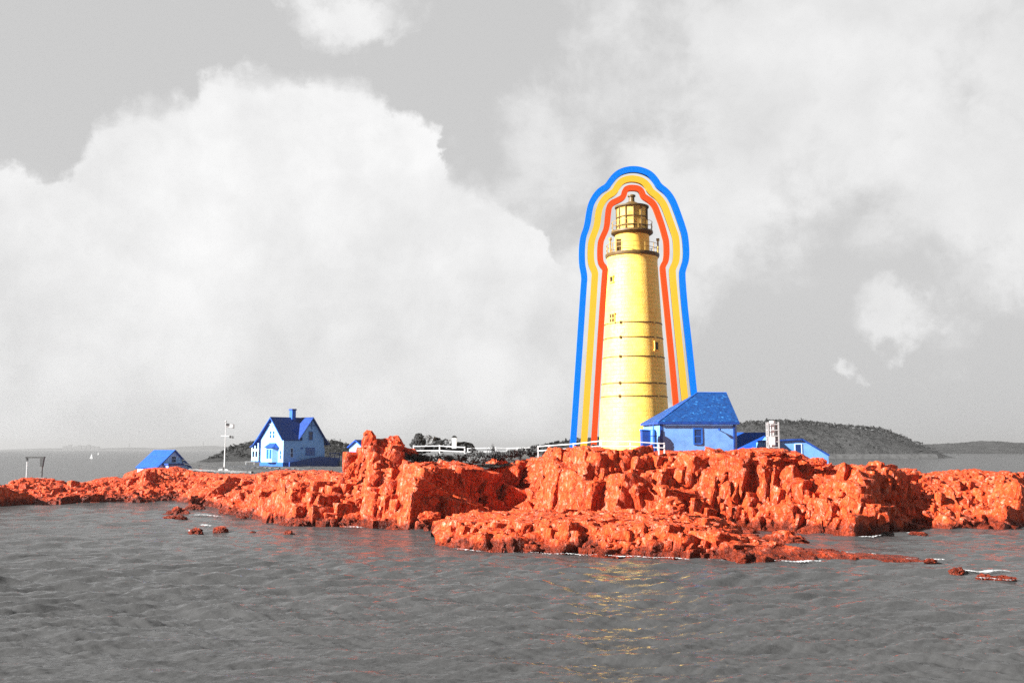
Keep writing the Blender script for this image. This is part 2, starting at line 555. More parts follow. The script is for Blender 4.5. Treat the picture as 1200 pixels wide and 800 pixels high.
# ------------------------------------------------------------------ noise on arrays
def hash3(i, j, k, s):
    n = (i.astype(np.int64) * 374761393 + j.astype(np.int64) * 668265263 + k.astype(np.int64) * 2147483647 + s * 974634777) & 0xFFFFFFFF
    n = ((n ^ (n >> 13)) * 1274126177) & 0xFFFFFFFF
    n = ((n ^ (n >> 16)) * 2246822519) & 0xFFFFFFFF
    n = (n ^ (n >> 15)) & 0xFFFFFFFF
    return n / 4294967296.0


def vnoise(p, s=0):
    f = np.floor(p); t = p - f
    t = t * t * (3 - 2 * t)
    i, j, k = f[:, 0], f[:, 1], f[:, 2]
    out = 0
    for a in (0, 1):
        for b in (0, 1):
            for c in (0, 1):
                w = (t[:, 0] if a else 1 - t[:, 0]) * (t[:, 1] if b else 1 - t[:, 1]) * (t[:, 2] if c else 1 - t[:, 2])
                out = out + w * hash3(i + a, j + b, k + c, s)
    return out * 2 - 1


def fbm(p, oct=4, s=0, gain=.5):
    o, a = 0, 1.0
    for n in range(oct):
        o = o + a * vnoise(p * 2.03 ** n + 17.3 * n, s + n)
        a *= gain
    return o


def blocks(p, s=0, slope=0.8, step=.55):
    """fractured rock: every cell of a jittered lattice is a tilted plane; cells meet in cracks"""
    f = np.floor(p)
    d1 = np.full(len(p), 9e9); d2 = np.full(len(p), 9e9)
    val = np.zeros(len(p))
    for a in (-1, 0, 1):
        for b in (-1, 0, 1):
            for c in (-1, 0, 1):
                i, j, k = f[:, 0] + a, f[:, 1] + b, f[:, 2] + c
                q = np.stack([i + hash3(i, j, k, s + 1), j + hash3(i, j, k, s + 2), k + hash3(i, j, k, s + 3)], 1)
                r = p - q
                d = np.abs(r).sum(1) * .55 + np.sqrt((r * r).sum(1)) * .45
                t = np.stack([hash3(i, j, k, s + 4), hash3(i, j, k, s + 5), hash3(i, j, k, s + 6)], 1) * 2 - 1
                h = (hash3(i, j, k, s + 7) * 2 - 1) * step + (r * t).sum(1) * slope
                near = d < d1
                d2 = np.where(near, d1, np.minimum(d2, d))
                val = np.where(near, h, val)
                d1 = np.where(near, d, d1)
    return val, d2 - d1


def rock_offset(p, big, mid, small, fine, joint=(.9, .8, .55), seed=0):
    """distance along the normal for a fractured granite face (arrays or numbers per scale)"""
    tilt = np.array([[.96, .1, -.26], [-.1, .99, .02], [.26, .02, .96]])
    q = p @ tilt.T
    w = np.stack([fbm(p * .6, 3, seed + 50), fbm(p * .6 + 9, 3, seed + 60), fbm(p * .6 + 21, 3, seed + 70)], 1)
    q = q + w * .12
    J = np.array(joint)
    o = 0
    for S, k, sl, st, cr, sd in ((3.0, big, .62, .30, .16, 0), (1.15, mid, .60, .22, .16, 10), (.42, small, .60, .2, .14, 20)):
        v, e = blocks(q * J / S + sd * .5, seed + sd, sl, st)
        o = o + k * S * (v - cr * np.exp(-(e / .045) ** 2))
    o = o + fine * fbm(p * 4.0, 4, seed + 30, .6)
    return o


def normals_of(P):
    du = np.gradient(P, axis=1); dv = np.gradient(P, axis=0)
    n = np.cross(du, dv)
    n /= np.linalg.norm(n, axis=2, keepdims=True) + 1e-9
    return n


def smooth_interp(x, xs, ys):
    return np.interp(x, xs, ys)


def profile_sheet(name, cols, step, nrows, back, amp, seed, jitter=6.0, wobble=1.0):
    """cols: (px, y_waterline, [(y, dY) ...]); back(px): list of (dY after the last, z) ; returns displaced grid"""
    pxs = np.array([c[0] for c in cols], float)
    K = len(cols[0][2])
    ctrl = []                                    # per column: list of (Y, z)
    for px, yw, prof in cols:
        Yw = sea_depth(yw)
        c = [(Yw - 1.6, -1.3), (Yw, 0.0)]
        for (y, dY) in prof:
            c.append((Yw + dY, at(px, y, Yw + dY).z))
        for (dY, z) in back(px, c[-1]):
            c.append((c[-1][0] + dY, z))
        ctrl.append(c)
    ctrl = np.array(ctrl)                        # (ncol, K', 2)
    px = np.arange(pxs[0], pxs[-1] + step, step)
    KK = ctrl.shape[1]
    prof = np.zeros((len(px), KK, 2))
    for k in range(KK):
        jit = jitter * fbm(np.stack([px * .035, np.full_like(px, k * 7.7), np.zeros_like(px)], 1), 3, seed + k)
        for d in (0, 1):
            prof[:, k, d] = np.interp(px + jit, pxs, ctrl[:, k, d])
    # resample every profile evenly by arc length, finer where it is steep
    rows = np.zeros((nrows, len(px), 3))
    tt = np.linspace(0, 1, nrows)
    for c in range(len(px)):
        dy = np.diff(prof[c, :, 0]); dz = np.diff(prof[c, :, 1])
        L = np.sqrt((dy * .22) ** 2 + dz ** 2) + .02
        s = np.concatenate([[0], np.cumsum(L)]); s /= s[-1]
        Y = np.interp(tt, s, prof[c, :, 0]); Z = np.interp(tt, s, prof[c, :, 1])
        a = (px[c] - 600) / FPX / math.cos(PITCH) if False else (px[c] - 600) / FPX * 0.9945
        rows[:, c, 0] = a * Y; rows[:, c, 1] = Y; rows[:, c, 2] = Z
    # soften the ruled creases of the base
    for _ in range(3):
        rows[1:-1] = (rows[:-2] + 2 * rows[1:-1] + rows[2:]) / 4
    flat = rows.reshape(-1, 3)
    n = normals_of(rows).reshape(-1, 3)
    n[:, 2] = np.where(n[:, 2] < 0, n[:, 2] * .5, n[:, 2])
    flat = flat + n * (wobble * .5 * fbm(flat * .16, 3, seed + 90))[:, None]
    A = amp(np.tile(px, nrows), flat)
    fz = 1 - np.clip((n[:, 2] - .45) / .4, 0, 1)
    A = (A[0] * (.12 + .88 * fz), A[1] * (.3 + .7 * fz), A[2] * (.6 + .4 * fz), A[3])
    off = rock_offset(flat, *A, seed=seed)
    P = flat + n * off[:, None]
    return P.reshape(nrows, len(px), 3), rows


def I(px, pts):
    return np.interp(px, [p[0] for p in pts], [p[1] for p in pts])


# ------------------------------------------------------------------ sea
def build_sea():
    azd = np.concatenate([np.arange(-34, 34.001, .058)])
    coarse_r = np.arange(35, 326, 3.0)
    az = np.radians(np.concatenate([azd, coarse_r]))
    ys = np.concatenate([np.arange(870, 640, -.55), np.arange(640, 560, -.48), np.arange(560, 530, -.5), np.arange(530, 527.0, -.4)])
    rad = np.array([sea_depth(y) for y in ys])
    rad = rad[rad > 0]
    rad = np.concatenate([[.5, 4, 8, 12], rad[rad > 14], [9000, 12500]])
    rad = np.unique(np.round(rad, 3))
    A, Rr = np.meshgrid(az, rad)
    X, Y = Rr * np.sin(A), Rr * np.cos(A)
    spacing = np.gradient(rad)[:, None] * np.ones_like(X)
    Z = np.zeros_like(X)
    rs = np.random.RandomState(5)
    warp = 1.6 * fbm(np.stack([X.ravel() * .05, Y.ravel() * .05, 0 * X.ravel()], 1), 2, 3).reshape(X.shape)
    for lam in np.geomspace(.33, 8, 90):
        k = 2 * math.pi / lam
        th = R(-98) + rs.normal(0, .42)
        ph = rs.rand() * 6.28
        a = .0125 * lam ** .62 * (1.1 if lam < 1.2 else 1.15 if lam < 3.0 else .55)
        w = np.clip((lam / spacing - 2.2) / 2.0, 0, 1)
        arg = k * (X * math.cos(th) + Y * math.sin(th) + warp * .9) + ph
        Z += a * w * (np.sin(arg) + .22 * np.cos(2 * arg))
    gust = .75 + .5 * fbm(np.stack([X.ravel() * .03, Y.ravel() * .045, 0 * X.ravel()], 1), 3, 41).reshape(X.shape)
    Z *= np.clip(gust, .35, 1.5)
    P = np.stack([X, Y, Z], 2)
    o = grid_mesh('sea', P, M_SEA, smooth=True, wrap=True)
    tag(o, 'grey rippled sea around the orange rocks', None, kind='structure')


build_sea()

# ------------------------------------------------------------------ the rocky island
COLS = [
    (-130, 600, [(594, 1), (585, 3), (579, 5), (576, 7)]),
    (-40, 594, [(588, 1), (580, 3), (575, 5), (571, 7)]),
    (0, 592, [(586, 1.5), (578, 4), (573, 6), (569, 9)]),
    (24, 591, [(583, 1.5), (575, 4), (567, 6), (560, 8)]),
    (60, 590, [(583, 2), (575, 4), (568, 7), (562, 10)]),
    (110, 589, [(583, 2), (577, 4), (571, 7), (565, 10)]),
    (150, 588, [(580, 2), (572, 5), (566, 8), (560, 12)]),
    (172, 588, [(578, 2), (566, 5), (557, 8), (550, 12)]),
    (205, 587, [(577, 2), (568, 5), (560, 8), (549, 14)]),
    (222, 588, [(580, 3), (571, 7), (563, 11), (553, 16)]),
    (260, 596, [(587, 4), (576, 9), (567, 16), (558, 26)]),
    (300, 606, [(597, 3), (583, 8), (570, 20), (557, 36)]),
    (325, 612, [(600, 2), (580, 6), (568, 22), (553, 42)]),
    (350, 614, [(592, 1.5), (570, 3.5), (562, 20), (553, 42)]),
    (385, 616, [(592, 1.5), (570, 3.5), (562, 14), (556, 30)]),
    (406, 617, [(592, 2), (570, 4), (563, 7), (557, 11)]),
    (420, 617, [(592, 2), (570, 3.5), (560, 6), (550, 8)]),
    (426, 617, [(596, 2), (568, 3.5), (550, 6), (537, 8)]),
    (431, 617, [(598, 2), (570, 3.5), (547, 6), (526, 8)]),
    (437, 618, [(600, 2), (570, 3.5), (545, 6), (515, 8)]),
    (446, 619, [(602, 2), (572, 4), (545, 6.5), (516, 8.5)]),
    (460, 620, [(604, 2), (575, 4), (548, 7), (515, 10)]),
    (467, 620, [(606, 2), (580, 4), (556, 7), (530, 10)]),
    (474, 620, [(606, 2), (580, 4), (558, 7), (543, 9)]),
    (500, 621, [(608, 1.5), (587, 3), (565, 5), (544, 7)]),
    (530, 618, [(607, 1.5), (588, 3), (565, 5), (545, 7)]),
    (560, 615, [(604, 1.5), (588, 3.5), (566, 5.5), (546, 8)]),
    (600, 612, [(602, 2), (588, 4), (566, 7), (541, 10)]),
    (625, 614, [(602, 2.5), (590, 5), (566, 8.5), (538, 12)]),
    (644, 616, [(605, 2), (591, 4.5), (562, 7.5), (533, 11)]),
    (655, 620, [(610, 1.5), (597, 3), (560, 5), (529, 7.5)]),
    (700, 622, [(611, 1), (602, 2), (562, 3.5), (529, 5)]),
    (780, 622, [(611, 1), (604, 1.5), (567, 3), (531, 5)]),
    (850, 622, [(611, 1), (604, 1.5), (567, 3), (531, 5)]),
    (915, 623, [(611, 1), (604, 1.5), (567, 3.2), (530, 5.5)]),
    (938, 624, [(611, 1), (602, 1.5), (570, 4), (539, 6)]),
    (968, 626, [(608, 1), (590, 2), (568, 4.5), (543, 7)]),
    (1005, 628, [(610, 1.5), (580, 3), (560, 5), (545, 8)]),
    (1020, 628, [(612, 1.5), (590, 3), (570, 6), (553, 10)]),
    (1032, 623, [(609, 2), (590, 5), (570, 9), (550, 14)]),
    (1060, 621, [(607, 2), (590, 5), (570, 9), (549, 15)]),
    (1080, 620, [(606, 2), (588, 5), (570, 9), (556, 15)]),
    (1140, 619, [(605, 2), (588, 4), (570, 8), (553, 14)]),
    (1180, 617, [(602, 2), (584, 4), (568, 8), (554, 14)]),
    (1200, 612, [(600, 2), (584, 4), (568, 8), (555, 14)]),
    (1330, 606, [(598, 2), (584, 5), (570, 10), (558, 16)]),
]


def island_back(px, last):
    Y, z = last
    if px < 150:
        return [(3, z * .5), (6, -1.0)]
    if px < 404:
        return [(6, z - .35), (30, z - .7)]
    if px < 470:
        return [(3.0, z - 1.2), (12, 2.6 if px < 445 else 4.2)]
    if px < 645:
        return [(4, z - .1), (10, z - .4)]
    if px < 962:
        return [(6, z - .05), (26, 5.35)]
    return [(5, z * .75), (9, -1.2)]


def island_amp(px, p):
    k = I(px, [(-130, .55), (150, .55), (260, .7), (330, .9), (400, 1.0), (440, .8), (500, .9), (600, .85), (650, 1.1), (700, 1.2), (940, 1.2), (1010, 1.0), (1100, .85), (1330, .85)])
    top = np.clip((p[:, 2] + .4) / 1.4, .25, 1)
    flatk = np.where((px > 640) & (px < 960) & (p[:, 1] > 80), .35, 1.0)
    rub = I(px, [(180, 1.5), (330, 1.6), (400, 1.1), (470, .9), (590, 1.0), (615, 1.7), (642, 1.7), (655, .9), (1000, 1.0), (1060, 1.3), (1330, 1.3)])
    return (.42 * k * top * flatk, .5 * k * top * flatk, .5 * np.minimum(k * rub, 1.2), .03 + 0 * k)


P_ISL, BASE_ISL = profile_sheet('island', COLS, 1.05, 230, island_back, island_amp, 3)
o = grid_mesh('rocky_shore', P_ISL, M_ROCK)
tag(o, 'orange craggy rock shore and cliffs of the island', None, kind='structure')

def block_protos(n, seed, cuts):
    """chiselled convex blocks: chamfered boxes, their faces split fine enough to carry chips"""
    rs = np.random.RandomState(seed)
    out = []
    for _ in range(n):
        pts = []
        for sx_ in (-1, 1):
            for sy_ in (-1, 1):
                for sz_ in (-1, 1):
                    c = np.array([sx_, sy_, sz_], float) * rs.uniform(.72, 1.0, 3)
                    for ax in range(3):
                        q = c.copy(); q[ax] *= 1 - (rs.uniform(.05, .5) if rs.rand() < .6 else .06); pts.append(q)
        bm = bmesh.new()
        for p in pts:
            bm.verts.new(p)
        r = bmesh.ops.convex_hull(bm, input=bm.verts[:])
        bmesh.ops.delete(bm, geom=[g for g in r['geom_interior'] if isinstance(g, bmesh.types.BMVert)], context='VERTS')
        loose = [v for v in bm.verts if not v.link_faces]
        bmesh.ops.delete(bm, geom=loose, context='VERTS')
        bmesh.ops.triangulate(bm, faces=bm.faces[:])
        if cuts:
            bmesh.ops.subdivide_edges(bm, edges=bm.edges[:], cuts=cuts, use_grid_fill=True)
            bmesh.ops.triangulate(bm, faces=bm.faces[:])
        bm.verts.index_update(); bm.normal_update()
        V = np.array([v.co[:] for v in bm.verts]); N = np.array([v.normal[:] for v in bm.verts])
        F = np.array([[v.index for v in f.verts] for f in bm.faces])
        bm.free()
        out.append((V, N, F))
    return out


def rot_zxy(yaw, tx, ty):
    cz, sz = math.cos(yaw), math.sin(yaw); cx, sx_ = math.cos(tx), math.sin(tx); cy, sy_ = math.cos(ty), math.sin(ty)
    Rz = np.array([[cz, -sz, 0], [sz, cz, 0], [0, 0, 1]]); Rx = np.array([[1, 0, 0], [0, cx, -sx_], [0, sx_, cx]]); Ry = np.array([[cy, 0, sy_], [0, 1, 0], [-sy_, 0, cy]])
    return Rz @ Rx @ Ry


def scatter_blocks(name, label, P, B, specs, seed, px0, step, topY):
    """fractured blocks set into the face of a rock sheet; P displaced sheet, B its base"""
    rs = np.random.RandomState(seed)
    n = normals_of(B)
    du = np.linalg.norm(np.gradient(B, axis=1), axis=2); dv = np.linalg.norm(np.gradient(B, axis=0), axis=2)
    area = du * dv
    rows, cols = area.shape
    pxs = px0 + np.arange(cols) * step
    crest = B[:, :, 2].max(0)
    VV, FF, k = [], [], 0
    for count, (s0, s1), dims, sink, zone, wild, protos, chip in specs:
        w = area * zone(pxs[None, :] + 0 * area, B, n, topY(pxs)[None, :])
        w = np.where((B[:, :, 2] > -.6), w, 0)
        p = (w / w.sum()).ravel()
        pick = rs.choice(len(p), count, p=p)
        for id_ in pick:
            r, c = divmod(id_, cols)
            sz = s0 * (s1 / s0) ** rs.rand()
            d = np.array(dims) * sz * .5 * rs.uniform(.7, 1.35, 3)
            nn = n[r, c]
            if wild(pxs[c]) > rs.rand():
                M = rot_zxy(rs.uniform(0, 6.28), rs.normal(0, .5), rs.normal(0, .5))
            else:
                M = rot_zxy(R(43) + rs.normal(0, .17), rs.normal(.04, .13), rs.normal(.17, .13))
            ctr = P[r, c] - nn * min(d) * sink
            hz_ = np.abs(M[2]) @ d * .8
            lim = crest[c] + .02 + .03 * sz
            if ctr[2] + hz_ > lim:
                ctr = ctr - np.array([0, 0, ctr[2] + hz_ - lim])
            V, N, F = protos[rs.randint(len(protos))]
            X = (V * d) @ M.T + ctr
            if chip:
                Nw = (N / d) @ M.T
                Nw /= np.linalg.norm(Nw, axis=1, keepdims=True) + 1e-9
                X = X + Nw * (chip * fbm(X * 1.9, 3, seed + 3) + .35 * chip * fbm(X * 6.5, 2, seed + 9))[:, None]
                if chip >= .1:
                    X = X + Nw * (.30 * blocks(X / .85, seed + 40, .55, .3)[0] + .10 * blocks(X / .33, seed + 47, .55, .3)[0])[:, None]
            VV.append(X); FF.append(F + k); k += len(X)
    V = np.concatenate(VV); F = np.concatenate(FF)
    me = bpy.data.meshes.new(name)
    me.vertices.add(len(V)); me.vertices.foreach_set('co', V.astype(np.float32).ravel())
    me.loops.add(len(F) * 3); me.loops.foreach_set('vertex_index', F.astype(np.int32).ravel())
    me.polygons.add(len(F)); me.polygons.foreach_set('loop_start', np.arange(0, len(F) * 3, 3, dtype=np.int32))
    me.update(calc_edges=True); me.validate()
    o = link_mesh(name, me, M_ROCK)
    tag(o, label, None, kind='structure')
    return o


PR_BIG = block_protos(26, 1, 8)
PR_MID = block_protos(30, 2, 2)
PR_SML = block_protos(30, 3, 0)


def z_big(px, B, n, tY):
    return z_cliff(px, B, n, tY) * np.interp(px, [388, 394, 472, 480, 930, 945, 1012, 1030], [1, .0, .0, 1, 1, .25, .25, 1])


def top_isl(px):
    return np.interp(px, [c[0] for c in COLS], [sea_depth(c[1]) + c[2][-1][1] for c in COLS])


def z_cliff(px, B, n, tY):
    steep = np.clip((.8 - n[:, :, 2]) / .4, .06, 1)
    return steep * (B[:, :, 1] < tY + .3) * np.interp(px, [-130, 180, 320, 345, 396, 404, 432, 440, 598, 612, 640, 652, 1100, 1330], [.35, .35, .3, 1, 1, .05, .05, 1, 1, .35, .35, 1, .8, .8])


def z_rubble(px, B, n, tY):
    k = np.interp(px, [-130, 150, 200, 330, 350, 400, 595, 612, 640, 652, 1020, 1045, 1330], [.7, .9, 1.2, 1.2, .8, .35, .35, 1.8, 1.8, .3, .4, 1, 1])
    return k * (B[:, :, 1] < tY + 2.5)


def wild_px(px):
    return np.interp(px, [-130, 200, 320, 350, 598, 612, 640, 652, 1330], [.5, .8, .8, .15, .15, .9, .9, .1, .25])


scatter_blocks('rock_blocks', 'fractured orange blocks and rubble over the cliffs and shore', P_ISL, BASE_ISL, [
    (230, (1.5, 3.5), (1.3, .8, 1.3), .7, z_big, wild_px, PR_BIG, .12),
    (2400, (.5, 1.6), (1.15, .75, 1.3), .36, z_cliff, wild_px, PR_MID, .06),
    (2600, (.4, .95), (1.2, .9, .75), .25, z_rubble, wild_px, PR_MID, .02),
    (7000, (.16, .42), (1.2, .9, .75), .1, z_rubble, lambda p: .6, PR_SML, 0)], 5, COLS[0][0], 1.05, top_isl)

LCOLS = [
    (512, 640, [(638, .3), (636, .6), (635, 1), (634, 2)]),
    (520, 641, [(632, .6), (626, 1.4), (622, 2.2), (618, 5)]),
    (540, 643, [(631, .8), (619, 2.2), (612, 5), (607, 10)]),
    (600, 646, [(636, .6), (616, 2.2), (607, 6), (602, 12)]),
    (700, 650, [(642, .3), (616, 1.8), (608, 6), (603, 13)]),
    (780, 653, [(645, .3), (617, 1.8), (609, 6), (605, 14)]),
    (830, 655, [(646, .5), (627, 2), (617, 5), (609, 12)]),
    (860, 656.5, [(649, .5), (636, 1.8), (627, 4), (623, 7)]),
    (885, 657.5, [(651, .6), (642, 1.4), (635, 2.6), (632, 4.2)]),
    (920, 658, [(653, .5), (646, 1.2), (641.5, 2), (640.5, 3)]),
    (980, 657.5, [(653.5, .4), (650, .9), (648.3, 1.5), (648, 2)]),
    (1040, 657, [(654.8, .3), (653, .6), (652, 1), (651.8, 1.4)]),
    (1068, 657, [(655.5, .2), (654.6, .4), (654.2, .6), (654.4, .8)]),
    (1080, 657, [(658, .2), (659, .4), (660, .6), (661, .8)]),
]


def z_ledge(px, B, n, tY):
    return np.interp(px, [520, 542, 830, 880, 930, 1000, 1080], [.0, 1, 1, .7, .3, .08, .0]) * (B[:, :, 2] > -.3)


def ledge_back(px, last):
    Y, z = last
    if px < 845:
        return [(4, z - .1), (5, z - 1.6)]
    return [(1.5, z * .4), (2.5, -1.4)]


def ledge_amp(px, p):
    k = I(px, [(512, .4), (540, .9), (820, 1.0), (880, .75), (940, .4), (1000, .22), (1080, .1)])
    return (.35 * k, .45 * k, .5 * k + .05, .02 * k + .01)


P_LED, BASE_LED = profile_sheet('ledge', LCOLS, .8, 130, ledge_back, ledge_amp, 23, jitter=4, wobble=.5)
o = grid_mesh('rock_ledge', P_LED, M_ROCK)
tag(o, 'low orange rock ledge in front of the cliff, its tongue running right into the sea', None, kind='structure')


scatter_blocks('ledge_blocks', 'fractured orange slabs of the low ledge in front of the cliff', P_LED, BASE_LED, [
    (80, (1.2, 2.6), (1.4, 1.1, .8), .8, z_ledge, lambda p: 0, PR_BIG, .12),
    (520, (.5, 1.4), (1.4, 1.0, .7), .6, z_ledge, lambda p: .1, PR_MID, .06),
    (1300, (.15, .5), (1.3, 1.0, .7), .2, z_ledge, lambda p: .4, PR_SML, 0)], 15, LCOLS[0][0], .8, lambda p: p * 0 + 999)

# ------------------------------------------------------------------ grey ground of the island
def ground_sheet():
    # (px, Y near, z near, Y mid, z mid, Y far, z far)
    cols = [(140, 128, .6, 150, 1.2, 240, .2), (160, 126, 2.2, 150, 2.2, 250, 1.0), (220, 128, 2.4, 170, 2.7, 270, 2.2), (262, 130, 2.3, 175, 2.8, 270, 2.6),
            (300, 122, 2.7, 180, 2.9, 270, 2.8), (400, 100, 2.9, 180, 2.7, 260, 2.6), (440, 94, 2.6, 150, 3.4, 240, 3.0),
            (474, 83, 4.4, 105, 5.3, 180, 3.8), (560, 84.5, 4.55, 104, 5.35, 180, 4.2), (625, 95, 5.0, 106, 5.5, 170, 4.6), (650, 84, 5.3, 106, 5.6, 160, 5.0), (700, 84, 5.35, 106, 5.65, 150, 5.2),
            (930, 84, 5.3, 106, 5.3, 140, 4.6), (985, 86, 4.0, 106, 3.6, 130, 1.0), (1010, 88, -1, 106, -1, 130, -1)]
    c = np.array(cols, float)
    px = np.arange(140, 1011, 1.5)
    g = [np.interp(px, c[:, 0], c[:, i]) for i in range(1, 7)]
    nr = 90
    tt = np.linspace(0, 1, nr)
    Yk = np.stack([g[0], g[0] + 2, g[2], g[4], g[4] + 8], 0); Zk = np.stack([g[1] - .25, g[1], g[3], g[5], -1.2 + 0 * g[5]], 0)
    P = np.zeros((nr, len(px), 3))
    for i in range(len(px)):
        s = np.array([0, .05, .45, .92, 1.0])
        Y = np.interp(tt, s, Yk[:, i]); Z = np.interp(tt, s, Zk[:, i])
        P[:, i, 0] = (px[i] - 600) / FPX * .9945 * Y; P[:, i, 1] = Y; P[:, i, 2] = Z
    f = P.reshape(-1, 3)
    f[:, 2] += .10 * fbm(f * .25, 4, 77) + .05 * fbm(f * 1.6, 3, 78)
    o = grid_mesh('ground', P, M_GRASS, smooth=True)
    tag(o, 'grey turf on top of the island', None, kind='structure')


ground_sheet()


# ------------------------------------------------------------------ far land
def mound(name, crest, base_py, Yc, depth, material, label, rough=1.0, seed=0, rows=44, thick=None):
    xs = np.array([p[0] for p in crest], float); ys = np.array([p[1] for p in crest], float)
    px = np.linspace(xs[0], xs[-1], 260)
    cz = np.array([max(.2, at(a, b, Yc).z) for a, b in zip(px, np.interp(px, xs, ys))])
    t = np.linspace(-1, 1, rows)
    P = np.zeros((rows, len(px), 3))
    for i, s in enumerate(t):
        prof = 1 - abs(s) ** 1.7
        Y = Yc + s * depth
        P[i, :, 0] = (px - 600) / FPX * .9945 * Yc; P[i, :, 1] = Y
        P[i, :, 2] = -1 + (cz + 1) * prof
    f = P.reshape(-1, 3)
    k = np.clip(f[:, 2] / 4, 0, 1)
    f[:, 2] += rough * k * (fbm(f * (.045), 4, seed, .6) * .9 + fbm(f * .25, 4, seed + 9, .6) * .55)
    o = grid_mesh(name, P, material, smooth=True)
    tag(o, label, None, kind='structure')
    return o


mound('hill', [(800, 508), (840, 501), (870, 496), (905, 495), (940, 496), (975, 500), (1005, 502), (1030, 505), (1044, 511), (1054, 518), (1062, 525), (1066, 529)], 527, 760, 90,
      M_HILL, 'broad scrubby grey hill across the water behind the right sheds', 1.0, 5)
mound('hill', [(262, 536), (276, 527), (292, 522), (312, 518), (340, 516), (362, 517), (384, 518.5), (398, 520), (412, 526), (450, 532)], 535, 520, 60,
      M_HILL2, 'dark low hill behind the blue gabled house', .9, 8)
mound('hill', [(598, 531), (620, 527), (645, 522), (668, 518), (700, 515), (740, 512), (790, 514), (830, 520), (860, 527)], 527, 520, 60,
      M_HILL2, 'dark low hill behind the foot of the lighthouse', .9, 12)
mound('far_shore', [(1040, 527), (1070, 522), (1100, 520), (1125, 519), (1150, 516.5), (1172, 518), (1200, 519), (1300, 519), (1400, 521)], 527, 1500, 160,
      M_HILL2, 'low wooded far shore at the right edge of the sea', 1.2, 15)
mound('far_shore', [(-250, 527), (-60, 526.5), (0, 527), (60, 525), (120, 525), (160, 524), (195, 525.5), (215, 523), (250, 522), (285, 525), (330, 526.5)], 528, 9000, 500,
      M_HILL2, 'faint hazy far shore along the left horizon', 1.0, 19)


def scrub_stuff(name, crest, Yc, depth, n, size, seed, label):
    """leafy clumps over a far hill: one mass"""
    rs = np.random.RandomState(seed)
    xs = [p[0] for p in crest]; ys = [p[1] for p in crest]
    mb = MB()
    for _ in range(n):
        px = rs.uniform(xs[0], xs[-1]); s = -abs(rs.normal(0, .45))
        s = max(s, -.95)
        cz = max(.2, at(px, np.interp(px, xs, ys), Yc).z)
        z = -1 + (cz + 1) * (1 - abs(s) ** 1.7)
        if z < 1.5: continue
        c = Vector(((px - 600) / FPX * .9945 * Yc, Yc + s * depth, z))
        r = size * rs.uniform(.5, 1.3) * (1.2 if s > -.25 else .75)
        for _k in range(5):
            d = Vector(rs.normal(0, 1, 3)); d.z = abs(d.z) * .6
            q = c + d * r * .5
            a = Vector(rs.normal(0, 1, 3)).normalized() * r * .55; b = Vector(rs.normal(0, 1, 3)).normalized() * r * .55
            mb.add([q + a, q + b, q - a, q - b], [(0, 1, 2, 3)])
    o = mb.build(name, M_HILL2)
    tag(o, label, None, kind='stuff')


scrub_stuff('scrub', [(860, 496), (905, 493), (940, 494), (975, 498), (1005, 500), (1030, 503), (1046, 510), (1060, 519)], 760, 90, 700, 1.5, 2, 'dark scrub and low trees over the right hill')
scrub_stuff('scrub', [(276, 527), (292, 522), (312, 518), (340, 516), (384, 518.5), (398, 520), (412, 526)], 520, 60, 700, 1.6, 3, 'dark scrub over the hill behind the house')
scrub_stuff('scrub', [(620, 527), (645, 522), (668, 518), (700, 515), (740, 512)], 520, 60, 500, 1.6, 4, 'dark scrub over the hill behind the lighthouse foot')

# breakwater in front of the right hill
a, b = at(940, 529, 640), at(1096, 528.5, 640)
mb = MB().prism([(-6, -1), (6, -1), (3, 2.9), (-3, 2.9)], 'x', 0, b.x - a.x)
o = mb.build('breakwater', mat('dark_stone', (.055, .055, .055), .85, .2, .3, .3), bevel=.3)
o.location = (a.x, 640, 0)
tag(o, 'long low grey stone breakwater on the water below the right hill', 'breakwater')

# hazy far buildings on the left horizon
for i, (px, top, w) in enumerate([(76, 522.5, 5), (82, 521, 4), (88, 523, 4), (93, 521.5, 5), (99, 522, 4), (104, 521, 4), (109, 522.5, 4), (114, 523, 5)]):
    p = at(px, 526, 8600)
    h = at(px, top, 8600).z
    wd = w * 8600 / FPX
    t = empty('far_building', (p.x, 8600, 0))
    MB().box((-wd / 2, -8, 0), (wd / 2, 8, h)).build('wall', M_GREY, t)
    MB().box((-wd / 2 - .5, -8.5, h), (wd / 2 + .5, 8.5, h + 1.2)).build('roof', M_DARK, t)
    tag(t, 'faint hazy block of a building on the far left horizon', 'building', 'far buildings on the left horizon')
for px, top, lab in ((151, 519, 'faint thin mast on the left horizon right of the hazy blocks'), (238, 517, 'faint thin tower on the hazy hill left of the flagpole')):
    p = at(px, 526, 8600)
    o = MB().tube([(0, 0, 0), (0, 0, at(px, top, 8600).z)], 3.6, 8, 2.2).build('far_mast', M_DARK)
    o.location = (p.x, 8600, 0)
    tag(o, lab, 'mast')

# small sailing boats / buoy on the water at left
def sailboat(px, py, h, label):
    Y = sea_depth(py)
    p = at(px, py, Y)
    t = empty('sailboat', (p.x, Y, 0))
    MB().prism([(-h * .35, .25), (-h * .28, -.15), (h * .28, -.15), (h * .38, .3)], 'y', -h * .09, h * .09).build('hull', M_WHITE, t)
    MB().prism([(-h * .22, .5), (h * .22, .5), (h * .02, h)], 'y', -.05, .05).build('sail', M_WHITE, t)
    MB().tube([(h * .02, 0, 0), (h * .02, 0, h)], .06, 6).build('mast', M_OFFW, t)
    tag(t, label, 'boat')
sailboat(107, 537, 3.2, 'tiny white sailboat on the pale sea left of the small blue shed')
sailboat(115, 532.5, 2.6, 'tiny white sailboat farther out, nearest the hazy blocks')

